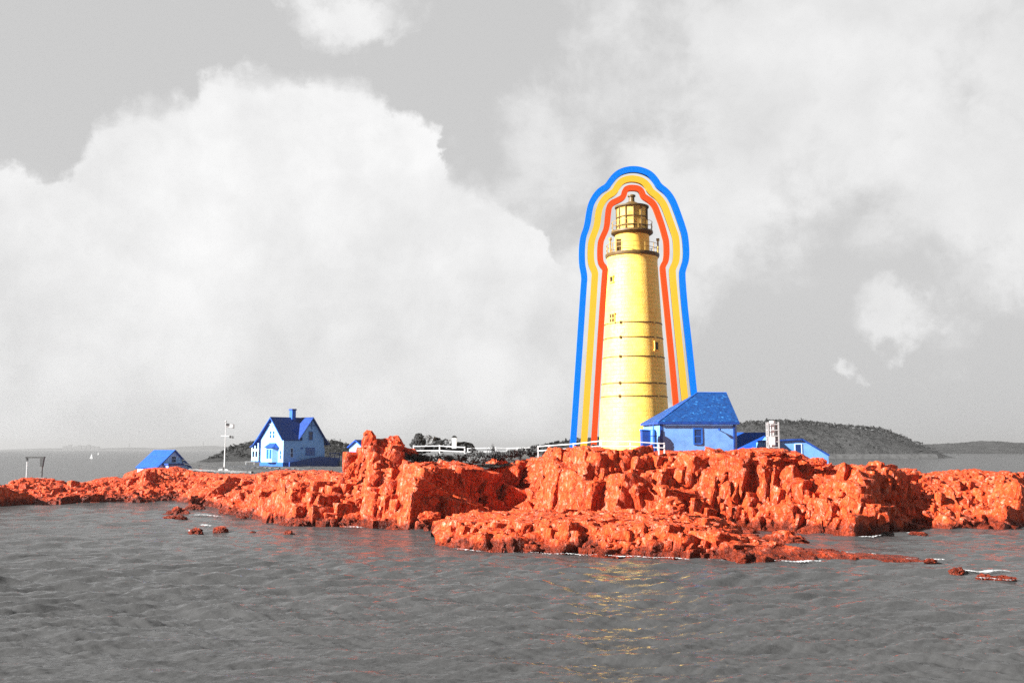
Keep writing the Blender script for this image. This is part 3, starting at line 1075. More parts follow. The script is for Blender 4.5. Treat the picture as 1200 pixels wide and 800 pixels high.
# ------------------------------------------------------------------ rocks standing in the water, boulders
def rock_mesh(name, size, seed, sub=4, amp=.35, pyramid=0.0):
    bm = bmesh.new()
    bmesh.ops.create_icosphere(bm, subdivisions=sub, radius=1.0)
    co = np.array([v.co[:] for v in bm.verts])
    n = co.copy()
    if pyramid:
        k = np.clip(co[:, 2], 0, 1)[:, None]
        co[:, :2] *= (1 - pyramid * k)
    p = co * 2.2 + seed * 13.7
    v, e = blocks(p * .55, seed, 1.0)
    v2, e2 = blocks(p * 1.4, seed + 5, 1.0)
    off = amp * v + amp * .45 * v2 + .06 * fbm(p * 2, 3, seed) - .1 * np.exp(-(e / .05) ** 2)
    co = co + n * off[:, None]
    co = co * np.array(size)
    for v_, c in zip(bm.verts, co):
        v_.co = c
    me = bpy.data.meshes.new(name)
    bm.to_mesh(me); bm.free()
    return me


def sea_rock(px, pyb, w, h, label, seed, pyramid=0.0, group=None, ydepth=.7):
    Y = sea_depth(pyb)
    s = Y / FPX
    me = rock_mesh('sea_rock', (w * s * .55, w * s * .5 * ydepth, h * s * 1.0), seed, 4, .28, pyramid)
    o = link_mesh('sea_rock', me, M_ROCK)
    p = at(px, pyb, Y + w * s * .25)
    o.location = (p.x, Y + w * s * .3, .05)
    o.rotation_euler = (0, 0, random.uniform(-.3, .3))
    tag(o, label, 'rock', group)
    return o


G1, G2 = 'rocks in the water at left', 'rocks in the water at right'
sea_rock(207, 603, 28, 9, 'dark pointed pyramid rock standing in the water below the small shed', 3, .75, G1)
sea_rock(205, 608, 27, 3.5, 'flat dark rock in the water just in front of the pointed rock', 4, 0, G1)
sea_rock(228, 597, 22, 5, 'dark wedge rock in the water just right of the pointed rock', 5, .3, G1)
sea_rock(229, 625, 17, 5, 'low orange rock with foam at its left side, nearest the camera at left', 6, .2, G1)
sea_rock(259, 624, 16, 7, 'rounded bright orange rock in the water right of the foam patch', 7, .1, G1)
sea_rock(296, 625, 7, 2, 'tiny orange rock barely above the water, between two larger ones', 8, 0, G1)
sea_rock(338, 627, 13, 4.5, 'small orange rock with a dark right end, in the water off the rock spire', 9, .1, G1)
sea_rock(268, 600, 19, 6, 'dark low rock lying against the rubble shore', 10, .2, G1)
sea_rock(285, 607, 7, 2.5, 'tiny orange rock close to the rubble shore', 12, 0, G1)
sea_rock(345, 617, 28, 9, 'dark blocky rock at the water edge under the left boulder face', 13, .1, G1)
sea_rock(919, 638, 46, 11, 'rounded orange rock in the inlet between the cliff and the low tongue', 14, .1, G2, .6)
sea_rock(1076, 627, 19, 3, 'flat orange rock in the water below the right point', 15, 0, G2)
sea_rock(1090, 659, 13, 3, 'tiny orange rock just off the end of the low tongue', 16, 0, G2)
sea_rock(1122, 672, 17, 6, 'short orange rock with foam streaming off its right side', 17, .1, G2)
sea_rock(1156, 679, 17, 4.5, 'narrow orange rock beside the longer rock at lower right', 18, 0, G2)
sea_rock(1178, 681, 25, 5, 'long low orange rock farthest to the lower right', 19, 0, G2)


def boulder(px, py, Y, w, h, label, seed, pyr=0.0, rz=0.0, tilt=0.0, name='boulder', d=.8):
    s = Y / FPX
    me = rock_mesh(name, (w * s * .55, w * s * .5 * d, h * s * .55), seed, 4, .3, pyr)
    o = link_mesh(name, me, M_ROCK)
    o.location = at(px, py, Y)
    o.rotation_euler = (0, tilt, rz)
    tag(o, label, 'rock')
    return o


boulder(785, 594, 68.2, 30, 20, 'wedge shaped orange boulder lying on the ledge at the foot of the cliff', 31)
boulder(503, 608, 75, 24, 15, 'orange boulder at the water edge under the shaded wall', 33)
boulder(463, 521, 85.5, 19, 22, 'dark rounded block on top of the rock spire, right of its hooked tip', 35, .3)
boulder(474, 528, 87, 30, 8, 'flat orange slab sloping down from the rock spire to the white fence', 36, 0, 0, .22)
boulder(905, 531, 77, 26, 6, 'low orange rock in front of the white pipe tower', 37)
boulder(927, 536, 77, 20, 8, 'orange rock in front of the shed with the sloping roof', 38)
boulder(958, 541, 77, 18, 9, 'pale orange rock at the right corner of the shed with the sloping roof', 39)
boulder(411, 551, 83, 10, 17, 'dark leaning slab on the left flank of the rock spire', 40, .35, 0, .5)
boulder(1026, 570, 78, 20, 14, 'pale orange boulder in the notch right of the cliff end', 41)

# hooked tip of the rock spire
hp = [(433, 524, .75), (433, 517, .6), (434, 511, .5), (433, 508, .38), (430, 507.5, .3), (428, 509, .2), (427, 511, .1)]
mb = MB()
vs, fs = [], []
pts = [at(a, b, 85) for a, b, _ in hp]
for i, p in enumerate(pts):
    d = (pts[min(i + 1, len(pts) - 1)] - pts[max(i - 1, 0)]).normalized()
    u = Vector((0, 1, 0)); w_ = d.cross(u).normalized()
    for k in range(12):
        t_ = 2 * math.pi * k / 12
        rr = hp[i][2] * (1 + .25 * math.sin(3 * t_ + i))
        vs.append(p + u * math.cos(t_) * rr + w_ * math.sin(t_) * rr)
for i in range(len(pts) - 1):
    for k in range(12):
        fs.append((i * 12 + k, i * 12 + (k + 1) % 12, i * 12 + 12 + (k + 1) % 12, i * 12 + 12 + k))
fs += [tuple(range(12)), tuple(range(len(vs) - 12, len(vs)))]
o = mb.add(vs, fs).build('rock_pinnacle', M_ROCK)
tag(o, 'small hooked orange rock tip curling left on top of the rock spire', 'rock')


# ------------------------------------------------------------------ foam
def foam_material():
    m = bpy.data.materials.new('sea_foam')
    m.use_nodes = True
    t = NT(m.node_tree)
    pos = t.n('ShaderNodeNewGeometry').outputs['Position']
    fade = t.n('ShaderNodeAttribute', attribute_name='fade').outputs['Fac']
    n = t.noise(t.n('ShaderNodeMapping', ins={0: pos, 'Scale': (1, 1.5, 1)}).outputs[0], 2.6, 8, .7, .6).outputs[0]
    a_ = t.mr(t.m('ADD', n, t.m('MULTIPLY', t.m('SUBTRACT', fade, 1.0), .30)), .40, .50)
    b_ = t.n('ShaderNodeBsdfDiffuse', ins={'Color': g4(.6)})
    tr = t.n('ShaderNodeBsdfTransparent')
    mx = t.n('ShaderNodeMixShader', ins={0: t.m('MULTIPLY', a_, .85), 1: tr.outputs[0], 2: b_.outputs[0]})
    t.n('ShaderNodeOutputMaterial', ins={0: mx})
    return m


def foam():
    mb = MB(); fade = []
    def streak(pts, w):
        """a torn sheet of froth lying on the water along picture points, w metres wide"""
        P = []
        for a, b in zip(pts[:-1], pts[1:]):
            m = max(4, int(abs(b[0] - a[0]) / 2))
            P += [(a[0] + (b[0] - a[0]) * i / m, a[1] + (b[1] - a[1]) * i / m) for i in range(m)]
        P.append(pts[-1])
        n = len(P)
        vs, fs = [], []
        for i, (px, py) in enumerate(P):
            py += .45 * math.sin(i * .9 + px) + .5 * math.sin(i * .31 + 2)
            c = at(px, py, sea_depth(py))
            e = math.sin(math.pi * i / (n - 1)) ** .5
            for j in range(7):
                v = j / 6 * 2 - 1
                vs.append((c.x, c.y + v * w * .5, .07 + .05 * (1 - v * v)))
                fade.append(max(0.0, (1 - abs(v) ** 1.5) * e))
        for i in range(n - 1):
            for j in range(6):
                fs.append((i * 7 + j, i * 7 + j + 1, i * 7 + 8 + j, i * 7 + 7 + j))
        mb.add(vs, fs)
    streak([(1108, 668), (1126, 670), (1150, 672), (1192, 670)], 1.3)
    streak([(895, 657), (920, 659.5), (976, 659)], 1.1); streak([(970, 648), (1005, 650), (1040, 652)], .9); streak([(1030, 655), (1078, 656)], .9)
    streak([(1080, 657), (1110, 657.5)], 1.0); streak([(526, 643.5), (545, 646), (570, 647.5)], .7); streak([(234, 615), (249, 618)], 2.0)
    streak([(566, 647.5), (640, 650), (700, 652), (760, 654.5), (820, 657), (880, 659)], .5); streak([(400, 618), (432, 620)], 1.3); streak([(220, 621), (228, 625)], 1.6)
    streak([(222, 604), (264, 606)], 1.7); streak([(856, 626), (874, 632)], 1.5); streak([(1056, 624.5), (1070, 626)], 1.5); streak([(1140, 679), (1195, 682)], .6)
    streak([(1000, 630), (1022, 631), (1040, 625)], 1.0)
    o = mb.build('foam', foam_material())
    at_ = o.data.attributes.new('fade', 'FLOAT', 'POINT')
    at_.data.foreach_set('value', fade)
    tag(o, 'white foam breaking around the low rocks', None, kind='stuff')


foam()

# ------------------------------------------------------------------ lighthouse
LY = 104.0
def build_lighthouse():
    base = at(744, 526, LY)
    zb = 5.2
    s = LY / FPX * .995
    root = empty('lighthouse', (base.x, LY, zb))
    tag(root, 'tall yellow tapered lighthouse with dark hoops, two galleries and a glazed lantern', 'lighthouse')
    Z = lambda py: at(742, py, LY).z - zb
    rad = lambda h: h * s
    prof = [(rad(41.5), 0), (rad(40.6), Z(500)), (rad(38.6), Z(465)), (rad(36.0), Z(420)), (rad(33.6), Z(380)), (rad(31.4), Z(340)), (rad(29.8), Z(310)),
            (rad(29.6), Z(306)), (rad(30.4), Z(303.5)), (rad(31.2), Z(301))]
    # finer rings so that the wall shades smoothly
    zz = np.linspace(0, prof[-1][1], 60)
    fine = [(float(np.interp(z, [p[1] for p in prof], [p[0] for p in prof])), float(z)) for z in zz]
    tower = MB().lathe(fine, 72).build('tower', M_TOWER, root, smooth=True)
    R_at = lambda z: float(np.interp(z, [p[1] for p in prof], [p[0] for p in prof]))
    for py in (381, 398, 420, 450.5, 465.5):
        z = Z(py); r = R_at(z)
        hp = MB().lathe([(r - .05, z - .055), (r + .045, z - .055), (r + .045, z + .055), (r - .05, z + .055)], 72).build('hoop', M_IRON, tower, smooth=True)
        for ang in (R(-122), R(-52)):
            q = Vector((math.cos(ang), math.sin(ang), 0)) * (r + .05)
            MB().box((q.x - .1, q.y - .1, z - .13), (q.x + .1, q.y + .1, z + .13)).build('clamp', M_IRON, tower)
    def tower_window(px, py, w, h, paned):
        z = Z(py); r = R_at(z)
        dx = (px - (740 + 4 * (py - 228) / 297)) * s
        ang = math.asin(max(-.985, min(.985, dx / r)))
        nrm = Vector((math.sin(ang), -math.cos(ang), 0)); tg = Vector((nrm.y * -1, nrm.x, 0))
        c = nrm * (r + .02) + Vector((0, 0, z))
        def slab(mb, cx, cz, ww, hh, d0, d1):
            vs = []
            for d in (d0, d1):
                for a_, b_ in ((-1, -1), (1, -1), (1, 1), (-1, 1)):
                    vs.append(c + tg * (cx + a_ * ww / 2) + Vector((0, 0, cz + b_ * hh / 2)) + nrm * d)
            mb.add(vs, [(3, 2, 1, 0), (4, 5, 6, 7), (0, 1, 5, 4), (1, 2, 6, 5), (2, 3, 7, 6), (3, 0, 4, 7)])
        mb = MB(); slab(mb, 0, 0, w, h, -.3, .10)
        win = mb.build('window', M_DARKW, tower)
        mb = MB()
        for q in ((0, h / 2 + .04, w + .24, .1), (0, -h / 2 - .05, w + .3, .12)):
            slab(mb, *q, -.2, .13)
        for q in ((-w / 2 - .03, 0, .06, h), (w / 2 + .03, 0, .06, h)):
            slab(mb, *q, -.2, .09)
        if paned:
            slab(mb, 0, 0, .08, h, 0, .125); slab(mb, 0, 0, w, .08, 0, .12)
        mb.build('window_frame', M_YEL, tower)
    tower_window(765.0, 408, .44, .8, False)
    tower_window(715.6, 375.5, .62, .85, True)
    tower_window(715.3, 330, .45, .55, False)
    # main gallery
    zg = Z(299)
    gal = MB().lathe([(rad(29.8), zg - .42), (rad(31.4), zg - .32), (rad(32.2), zg - .12), (rad(32.2), zg + .02), (rad(20), zg + .03)], 64).build('gallery', M_IRON, root, smooth=True)
    def railing(r, z0, h, n, rails, thick, parent, name='railing'):
        mb = MB()
        for k in range(n):
            t = 2 * math.pi * (k + .35) / n
            mb.tube([(r * math.cos(t), r * math.sin(t), z0), (r * math.cos(t), r * math.sin(t), z0 + h)], thick, 6)
        for f in rails:
            pts = [(r * math.cos(2 * math.pi * k / 48), r * math.sin(2 * math.pi * k / 48), z0 + h * f) for k in range(49)]
            mb.tube(pts, thick * .8, 5)
        return mb.build(name, M_DKYEL, parent)
    railing(rad(30.8), zg, 1.0, 14, (.5, 1.0), .035, gal)
    for px in (713.5, 770.5):
        x = (px - 741.2) * s
        y = -math.sqrt(max(0, rad(31) ** 2 - x * x))
        MB().tube([(x, y, zg), (x, y, zg + 1.35)], .09, 8).tube([(x, y, zg + 1.35), (x, y, zg + 1.6)], .17, 8).build('gallery_lamp', M_DKYEL, gal)
    # watch room
    z1 = Z(273)
    wr = MB().lathe([(rad(20.6), zg), (rad(20.4), z1 - .25), (rad(21.5), z1 - .1), (rad(21.5), z1 + .02)], 56).build('watch_room', M_YEL, root, smooth=True)
    MB().box((-.38 - 1.42, -rad(20.6) + .55, zg + .02), (.12 - 1.42, -rad(20.6) + 1.0, zg + 1.5)).build('door', M_IRON, wr)
    lg = MB().lathe([(rad(20.8), z1 - .34), (rad(24.6), z1 - .12), (rad(25.0), z1 - .08), (rad(25.0), z1 + .1), (rad(18), z1 + .12)], 48).build('lantern_gallery', M_IRON, root, smooth=True)
    railing(rad(24.2), z1 + .08, 1.0, 12, (.5, 1.0), .03, lg)
    # lantern: twelve-sided glazed drum with bars
    z2, zr = z1 + .1, Z(243.5)
    N = 12
    rl = rad(18.6)
    lan = MB().lathe([(rl - .05, z2), (rl - .05, zr)], N).build('lantern', M_GLASS, root)
    mb = MB()
    for k in range(N):
        t = 2 * math.pi * k / N
        mb.tube([(rl * math.cos(t), rl * math.sin(t), z2), (rl * math.cos(t), rl * math.sin(t), zr)], .06, 6)
    for f in (0.0, .2, .56, 1.0):
        pts = [(rl * math.cos(2 * math.pi * k / N), rl * math.sin(2 * math.pi * k / N), z2 + (zr - z2) * f) for k in range(N + 1)]
        mb.tube(pts, .065 if f not in (0, 1) else .1, 6)
    mb.build('glazing_bars', M_IRON, lan)
    MB().lathe([(.45, z2 + .2), (.75, z2 + .6), (.8, z2 + 1.4), (.4, z2 + 1.9)], 20).build('lens', M_YEL, lan, smooth=True)
    zt = Z(237)
    rf = MB().lathe([(rl + .16, zr - .06), (rl + .18, zr + .08), (rl * .75, zr + .2), (rl * .42, zr + .45), (.42, zt), (.3, zt + .02)], 24).build('lantern_roof', M_IRON, root, smooth=True)
    zv = Z(228.5)
    MB().lathe([(.34, zt - .1), (.31, zt + .2), (.30, zv - .25), (.42, zv - .2), (.42, zv - .05), (.3, zv)], 20).build('ventilator', M_IRON, rf, smooth=True)


build_lighthouse()

# ------------------------------------------------------------------ striped arch standing behind the fence, in front of the tower
def chaikin(p, n=2):
    for _ in range(n):
        q = [p[0]]
        for a, b in zip(p[:-1], p[1:]):
            q += [(a[0] * .75 + b[0] * .25, a[1] * .75 + b[1] * .25), (a[0] * .25 + b[0] * .75, a[1] * .25 + b[1] * .75)]
        p = q + [p[-1]]
    return p


def build_arch():
    AY = 96.3
    # centre lines as (px, py), read off the three bands
    red = [(695, 533), (699, 470), (704.5, 380), (708.8, 320), (709.5, 315), (704, 309), (703, 300), (703.5, 285), (705.5, 279), (711, 268), (712.3, 252), (713.5, 243), (716.5, 238.5),
           (722, 236), (730.5, 231.5), (732, 224), (735, 221), (741.5, 220.3), (749, 221.5), (752.5, 226), (753.5, 230.5), (762, 235.5), (767, 241), (770.5, 250), (775.5, 264), (778.5, 275), (781, 284), (781, 305), (776.5, 312), (776.3, 316), (780, 350), (786, 410), (791, 462), (797, 533)]
    yel = [(683.3, 533), (687.5, 470), (693.5, 380), (697, 325), (697.3, 319), (693, 310), (692, 300), (692.8, 283), (697, 272), (700, 263), (701, 250), (704, 240), (710, 231), (720, 225.5), (723, 219),
           (728, 213), (735, 210.2), (743, 209.8), (752, 212), (759, 218), (762.5, 225), (771, 231), (778, 240), (783.5, 255), (788.5, 269), (792.5, 280), (793, 305), (788.5, 314), (787.5, 318), (791, 355), (796, 405), (802, 462), (809, 533)]
    blu = [(670.5, 533), (675, 470), (681, 380), (684, 335), (685, 324), (681.5, 308), (682.3, 280), (688, 266), (690.5, 248), (693, 238), (699, 228), (705, 222.5), (711, 219.5), (716, 212),
           (722, 205), (730, 200.5), (741, 198.5), (752, 200), (762, 204.5), (768.5, 212), (772, 218.5), (781, 225), (787.5, 234), (792.5, 246), (799.5, 266), (803, 278), (804.5, 303), (800, 316), (799, 322), (802, 360), (807, 402), (813, 460), (821, 533)]
    g = at(744, 526, AY)
    root = empty('rainbow_arch', (g.x, AY, 5.2))
    tag(root, 'giant outline arch of nested blue, yellow and orange bands rising around the lighthouse', 'arch')
    for pts, w, m, lab in ((red, 6.6, M_BANDR, 'orange innermost band'), (yel, 7.4, M_BANDY, 'yellow middle band'), (blu, 7.0, M_BANDB, 'blue outermost band')):
        c = chaikin(pts, 3)
        hw = w / 2
        L, Rr = [], []
        for i, p in enumerate(c):
            a, b = c[max(i - 2, 0)], c[min(i + 2, len(c) - 1)]
            dx, dy = b[0] - a[0], b[1] - a[1]
            n = math.hypot(dx, dy) or 1
            nx, ny = -dy / n * hw, dx / n * hw
            L.append((p[0] + nx, p[1] + ny)); Rr.append((p[0] - nx, p[1] - ny))
        vs, fs = [], []
        for i in range(len(c)):
            for q, d in ((L[i], -.22), (Rr[i], -.22), (Rr[i], .22), (L[i], .22)):
                v = at(q[0], q[1], AY)
                vs.append((v.x - g.x, d, v.z - 5.2))
        for i in range(len(c) - 1):
            for k in range(4):
                fs.append((i * 4 + k, i * 4 + (k + 1) % 4, i * 4 + 4 + (k + 1) % 4, i * 4 + 4 + k))
        fs += [(0, 1, 2, 3), tuple(len(vs) - 4 + k for k in (3, 2, 1, 0))]
        o = MB().add(vs, fs).build('band', m, root)
        o['label'] = lab


build_arch()


# ------------------------------------------------------------------ buildings
def win(parent, face, x, z, w, h, y0, glass, trim, tw=.09, paned=True):
    """a window on a wall: face 'f' front (-Y at y0) or 'l' left (-X at x=y0); x is along the wall"""
    def bx(mb, xa, xb, za, zb, d0, d1):
        if face == 'f':
            mb.box((xa, y0 - d1, za), (xb, y0 - d0, zb))
        else:
            mb.box((y0 - d1, xa, za), (y0 - d0, xb, zb))
    mb = MB(); bx(mb, x - w / 2, x + w / 2, z - h / 2, z + h / 2, -.06, .015)
    o = mb.build('window', glass, parent)
    mb = MB()
    bx(mb, x - w / 2 - tw, x - w / 2, z - h / 2 - tw, z + h / 2 + tw, -.03, .06)
    bx(mb, x + w / 2, x + w / 2 + tw, z - h / 2 - tw, z + h / 2 + tw, -.03, .06)
    bx(mb, x - w / 2, x + w / 2, z + h / 2, z + h / 2 + tw, -.03, .058)
    bx(mb, x - w / 2, x + w / 2, z - h / 2 - tw, z - h / 2, -.03, .09)
    if paned:
        bx(mb, x - w / 2, x + w / 2, z - .03, z + .03, -.02, .04)
    mb.build('frame', trim, o)
    return o


def engine_building():
    Y0 = 88.0
    c = at(774, 530, Y0)
    zb = c.z - .35
    root = empty('engine_house', (c.x, Y0, zb), R(6))
    tag(root, 'pale blue stone building with a steep bright blue shingled roof in front of the lighthouse', 'building')
    L, D = 6.95, 6.3
    he = at(774, 493.5, Y0).z - zb
    hr = at(838, 459.5, Y0 + D / 2).z - zb
    hip = 4.35
    mb = MB()
    mb.box((0, 0, 0), (L, D, he))
    mb.prism([(0.02, he), (D - .02, he), (D / 2, hr - .12)], 'x', L - .3, L - .002)
    mb.build('wall', M_PLASTER, root)
    ov = .18
    e = he - .02
    A, B, Cc, Dd = (-ov, -ov, e), (L + ov, -ov, e), (L + ov, D + ov, e), (-ov, D + ov, e)
    r0, r1 = (hip, D / 2, hr), (L + ov, D / 2, hr)
    mb = MB()
    for poly in ((A, B, r1, r0), (Cc, Dd, r0, r1), (Dd, A, r0)):
        mb.slab(poly, .12)
    rf = mb.build('roof', M_ROOFB, root)
    mb = MB()
    mb.box((-ov, -ov - .06, e - .22), (L + ov, -ov - .003, e - .02))
    mb.box((-ov - .06, -ov, e - .22), (-ov - .003, D + ov, e - .02))
    mb.build('fascia', M_NAVYP, root)
    MB().tube([A, r0], .06, 6).tube([r0, r1], .06, 6).build('ridge_cap', M_BLUE, rf)
    sx = lambda px: (px - 774) / 91 * L
    sz = lambda py: at(808, py, Y0).z - zb
    win(root, 'f', sx(818.5), (sz(502) + sz(520)) / 2, .62, 1.2, 0, M_DKWIN, M_BLUE, .12)
    MB().box((sx(860.5), -.075, .05), (sx(862.5), -.004, he - .25)).build('downpipe', M_NAVYP, root)
    x, z = sx(843), sz(503)
    MB().tube([(x, 0, z), (x, -.35, z + .06)], .04, 6).tube([(x, -.35, z + .06), (x, -.42, z - .12)], .14, 8, .06).build('wall_lamp', M_NAVYP, root)
    MB().box((-.03, -.035, .02), (.22, -.003, he - .03)).build('corner_board', M_NAVYP, root)
    MB().box((-.12, -.14, -.3), (L + .1, D, .12)).build('plinth', M_NAVYP, root)
    MB().box((-.06, D - 2.6, .1), (.03, D - 1.3, 2.1)).build('door', M_BLUE, root)
    # fuel tank and locker at its left wall
    t = empty('fuel_tank', tuple(at(766, 530, 87.6)), R(6))
    tag(t, 'upright blue cylindrical tank against the lit left wall of the pale blue building', 'tank')
    MB().lathe([(.30, -.4), (.30, 1.75), (.22, 1.95), (.08, 2.02)], 24).build('shell', M_BLUE, t, smooth=True)
    MB().tube([(0, 0, 1.95), (0, 0, 2.4)], .05, 8).build('vent_pipe', M_BLUE, t)
    MB().lathe([(.315, 1.4), (.315, 1.48)], 24).build('strap', M_NAVYP, t)
    MB().lathe([(.315, .6), (.315, .68)], 24).build('strap', M_NAVYP, t)
    t = empty('storage_locker', tuple(at(756.5, 530, 87.9)), R(6))
    tag(t, 'dark blue boxy storage locker between the lighthouse and the blue tank', 'locker')
    MB().box((-.38, -.35, -.4), (.36, .35, 1.9)).build('body', M_NAVYP, t, bevel=.02)
    MB().prism([(-.42, 1.9), (.40, 1.9), (.40, 1.96), (-.42, 2.04)], 'y', -.4, .4).build('lid', M_BLUE, t)
    MB().box((-.32, -.38, -.2), (.30, -.352, 1.8)).build('door', M_NAVYP, t)


engine_building()


def keepers_house():
    Y0 = 185.0
    c = at(331.5, 543.5, Y0)
    zb = c.z
    root = empty('keepers_house', (c.x, Y0, zb), R(49))
    tag(root, 'two storey pale blue gabled house with navy roof and chimney, left of the rock spire', 'house')
    L, Wd = 9.4, 7.0
    he = at(331.5, 513.5, Y0).z - zb
    hr = he + 4.05
    mb = MB()
    mb.box((0, 0, 0), (L, Wd, he))
    mb.prism([(0, he), (Wd, he), (Wd / 2, hr - .15)], 'x', .002, L - .002)
    mb.prism([(3.3, he), (L, he), (6.4, hr - .15)], 'y', .004, 3.4)
    wall = mb.build('wall', M_WALLB, root)
    th = .17
    mb = MB()
    rx0, rx1 = -.55, L + .2
    mb.slab([(rx0, -.45, he - .25), (4.0, -.45, he - .25), (6.4, Wd / 2, hr), (rx0, Wd / 2, hr)], th)          # front slope of the long ridge
    mb.slab([(rx0, Wd / 2, hr), (rx1, Wd / 2, hr), (rx1, Wd + .3, he + .15), (rx0, Wd + .3, he + .15)], th)
    mb.slab([(rx0, Wd + .3, he + .15), (rx1, Wd + .3, he + .15), (rx1, Wd + 1.7, he - .95), (rx0, Wd + 1.7, he - .95)], th)
    mb.slab([(rx0, Wd + 1.7, he - .95), (rx1, Wd + 1.7, he - .95), (rx1, Wd + 2.9, he - 1.5), (rx0, Wd + 2.9, he - 1.5)], th)
    mb.slab([(6.4, -.5, hr + .02), (6.4, Wd / 2, hr + .02), (3.15, Wd / 2 - .2, he - .1), (3.15, -.5, he - .1)], th)      # cross gable
    mb.slab([(6.4, -.5, hr + .02), (9.3, -.5, he + .25), (9.3, Wd / 2 + .2, he + .25), (6.4, Wd / 2 + .2, hr + .02)], th)
    mb.slab([(9.3, -.5, he + .25), (10.6, -.5, he - 1.1), (10.6, Wd / 2 + .2, he - 1.1), (9.3, Wd / 2 + .2, he + .25)], th)
    rf = mb.build('roof', M_NAVY, root)
    # barge boards on the two gables
    def barge(p, q, ax, t0, t1, bm_=M_BLUE):
        mb2 = MB()
        d = .2
        if ax == 'x':
            mb2.add([(t0, p[0], p[1]), (t0, q[0], q[1]), (t0, q[0], q[1] - d), (t0, p[0], p[1] - d), (t1, p[0], p[1]), (t1, q[0], q[1]), (t1, q[0], q[1] - d), (t1, p[0], p[1] - d)],
                    [(0, 1, 2, 3), (7, 6, 5, 4), (0, 4, 5, 1), (1, 5, 6, 2), (2, 6, 7, 3), (3, 7, 4, 0)])
        else:
            mb2.add([(p[0], t0, p[1]), (q[0], t0, q[1]), (q[0], t0, q[1] - d), (p[0], t0, p[1] - d), (p[0], t1, p[1]), (q[0], t1, q[1]), (q[0], t1, q[1] - d), (p[0], t1, p[1] - d)],
                    [(0, 1, 2, 3), (7, 6, 5, 4), (0, 4, 5, 1), (1, 5, 6, 2), (2, 6, 7, 3), (3, 7, 4, 0)])
        mb2.build('barge_board', bm_, root)
    barge((-.45, he - .3), (Wd / 2, hr - .05), 'x', -.62, -.555)
    barge((Wd + 1.7, he - 1.0), (Wd / 2, hr - .05), 'x', -.62, -.555)
    barge((3.15, he - .15), (6.4, hr - .03), 'y', -.57, -.505, M_NAVYP)
    barge((9.3, he + .2), (6.4, hr - .03), 'y', -.57, -.505, M_NAVYP)
    ch = MB().box((4.1, Wd / 2 - .45, hr - .6), (4.95, Wd / 2 + .45, hr + 1.35)).build('chimney', M_BLUE, rf)
    MB().box((4.0, Wd / 2 - .55, hr + 1.35), (5.05, Wd / 2 + .55, hr + 1.62)).build('chimney_cap', M_NAVYP, root)
    # left gable (lit): upper double window, truss, bay window
    for y in (Wd / 2 - .48, Wd / 2 + .48):
        win(root, 'l', y, he + .75, .62, 1.35, 0, M_MIDWIN, M_PALEB)
    mb = MB(); mb.box((-.12, Wd / 2 - .06, hr - 2.0), (-.02, Wd / 2 + .06, hr - .3)); mb.box((-.115, Wd / 2 - 1.0, hr - 1.45), (-.025, Wd / 2 + 1.0, hr - 1.3))
    mb.build('gable_truss', M_PALEB, root)
    bay = MB().prism([(0, 1.6), (0, 4.9), (-.8, 4.2), (-.8, 2.3)], 'z', .3, 3.0).build('bay_window', M_WALLB, root)
    mb = MB().add([(.02, 1.2, 3.0), (.02, 5.3, 3.0), (-1.15, 4.55, 3.0), (-1.15, 1.95, 3.0), (.02, 2.3, 3.9), (.02, 4.2, 3.9)],
                  [(0, 1, 2, 3), (0, 3, 4), (3, 2, 5, 4), (2, 1, 5), (0, 4, 5, 1)])
    mb.build('bay_roof', M_NAVYP, bay)
    mb = MB(); mb.box((-.84, 2.5, 1.0), (-.79, 3.1, 2.7)); mb.box((-.84, 3.4, 1.0), (-.79, 4.0, 2.7)); mb.build('bay_glass', M_MIDWIN, bay)
    win(root, 'l', .75, 1.7, .5, 1.5, 0, M_MIDWIN, M_PALEB)
    win(root, 'l', 2.2, .25, .7, .5, 0, M_MIDWIN, M_PALEB, paned=False)
    # front: narrow window, gable window, kitchen window, truss
    win(root, 'f', 1.9, 2.05, .55, 1.65, 0, M_DKWIN, M_PALEB, .07)
    win(root, 'f', 6.2, he + .55, .75, 1.45, .004, M_DKWIN, M_BLUE, .1)
    win(root, 'f', 6.15, 2.3, 1.9, 1.25, 0, M_MIDWIN, M_BLUE, .12)
    mb = MB(); mb.box((6.34, -.1, hr - 2.2), (6.46, -.01, hr - .3)); mb.box((5.2, -.095, hr - 1.65), (7.6, -.015, hr - 1.5)); mb.build('gable_truss', M_BLUE, root)
    MB().tube([(4.2, 0, 2.9), (4.2, -.25, 2.95)], .16, 8).build('wall_lamp', M_BLUE, root)
    MB().box((-.08, -.08, -.0), (.12, -.005, he - .35)).build('corner_board', M_PALEB, root)
    # porch at the far end of the lit side
    por = MB().box((-.35, Wd + .05, .35), (L * .4, Wd + 2.6, .55)).build('porch_floor', M_BLUE, root)
    for y in (Wd + .5, Wd + 1.5, Wd + 2.45):
        MB().box((-.3, y - .1, .55), (-.1, y + .1, he - 1.3 + (.5 if y < Wd + 1 else 0))).build('porch_post', M_PALEB, por)
    MB().box((-.28, Wd + .6, 2.35), (-.12, Wd + 2.35, 2.75)).build('porch_beam', M_PALEB, por)
    MB().box((-.26, Wd + .6, .55), (-.14, Wd + 2.35, 1.25)).build('porch_rail', M_OFFW, por)
    MB().box((.9, Wd + .02, .5), (L * .35, Wd + .2, 2.6)).build('porch_back', M_MIDWIN, por)
    # stone base, ramp along the front, deck at the right
    MB().box((-.12, -.1, -1.6), (L + .05, Wd + .1, .28)).build('foundation', M_BLUE, root)
    MB().prism([(.4, -1.9), (L + 2.8, -1.9), (L + 2.8, 1.05), (L * .8, 1.35), (.4, .35)], 'y', -1.5, -1.25).build('ramp_wall', M_NAVYP, root)
    dk = MB().box((L + .1, -1.2, -.05), (L + 2.8, 3.2, .15)).build('deck', M_NAVYP, root)
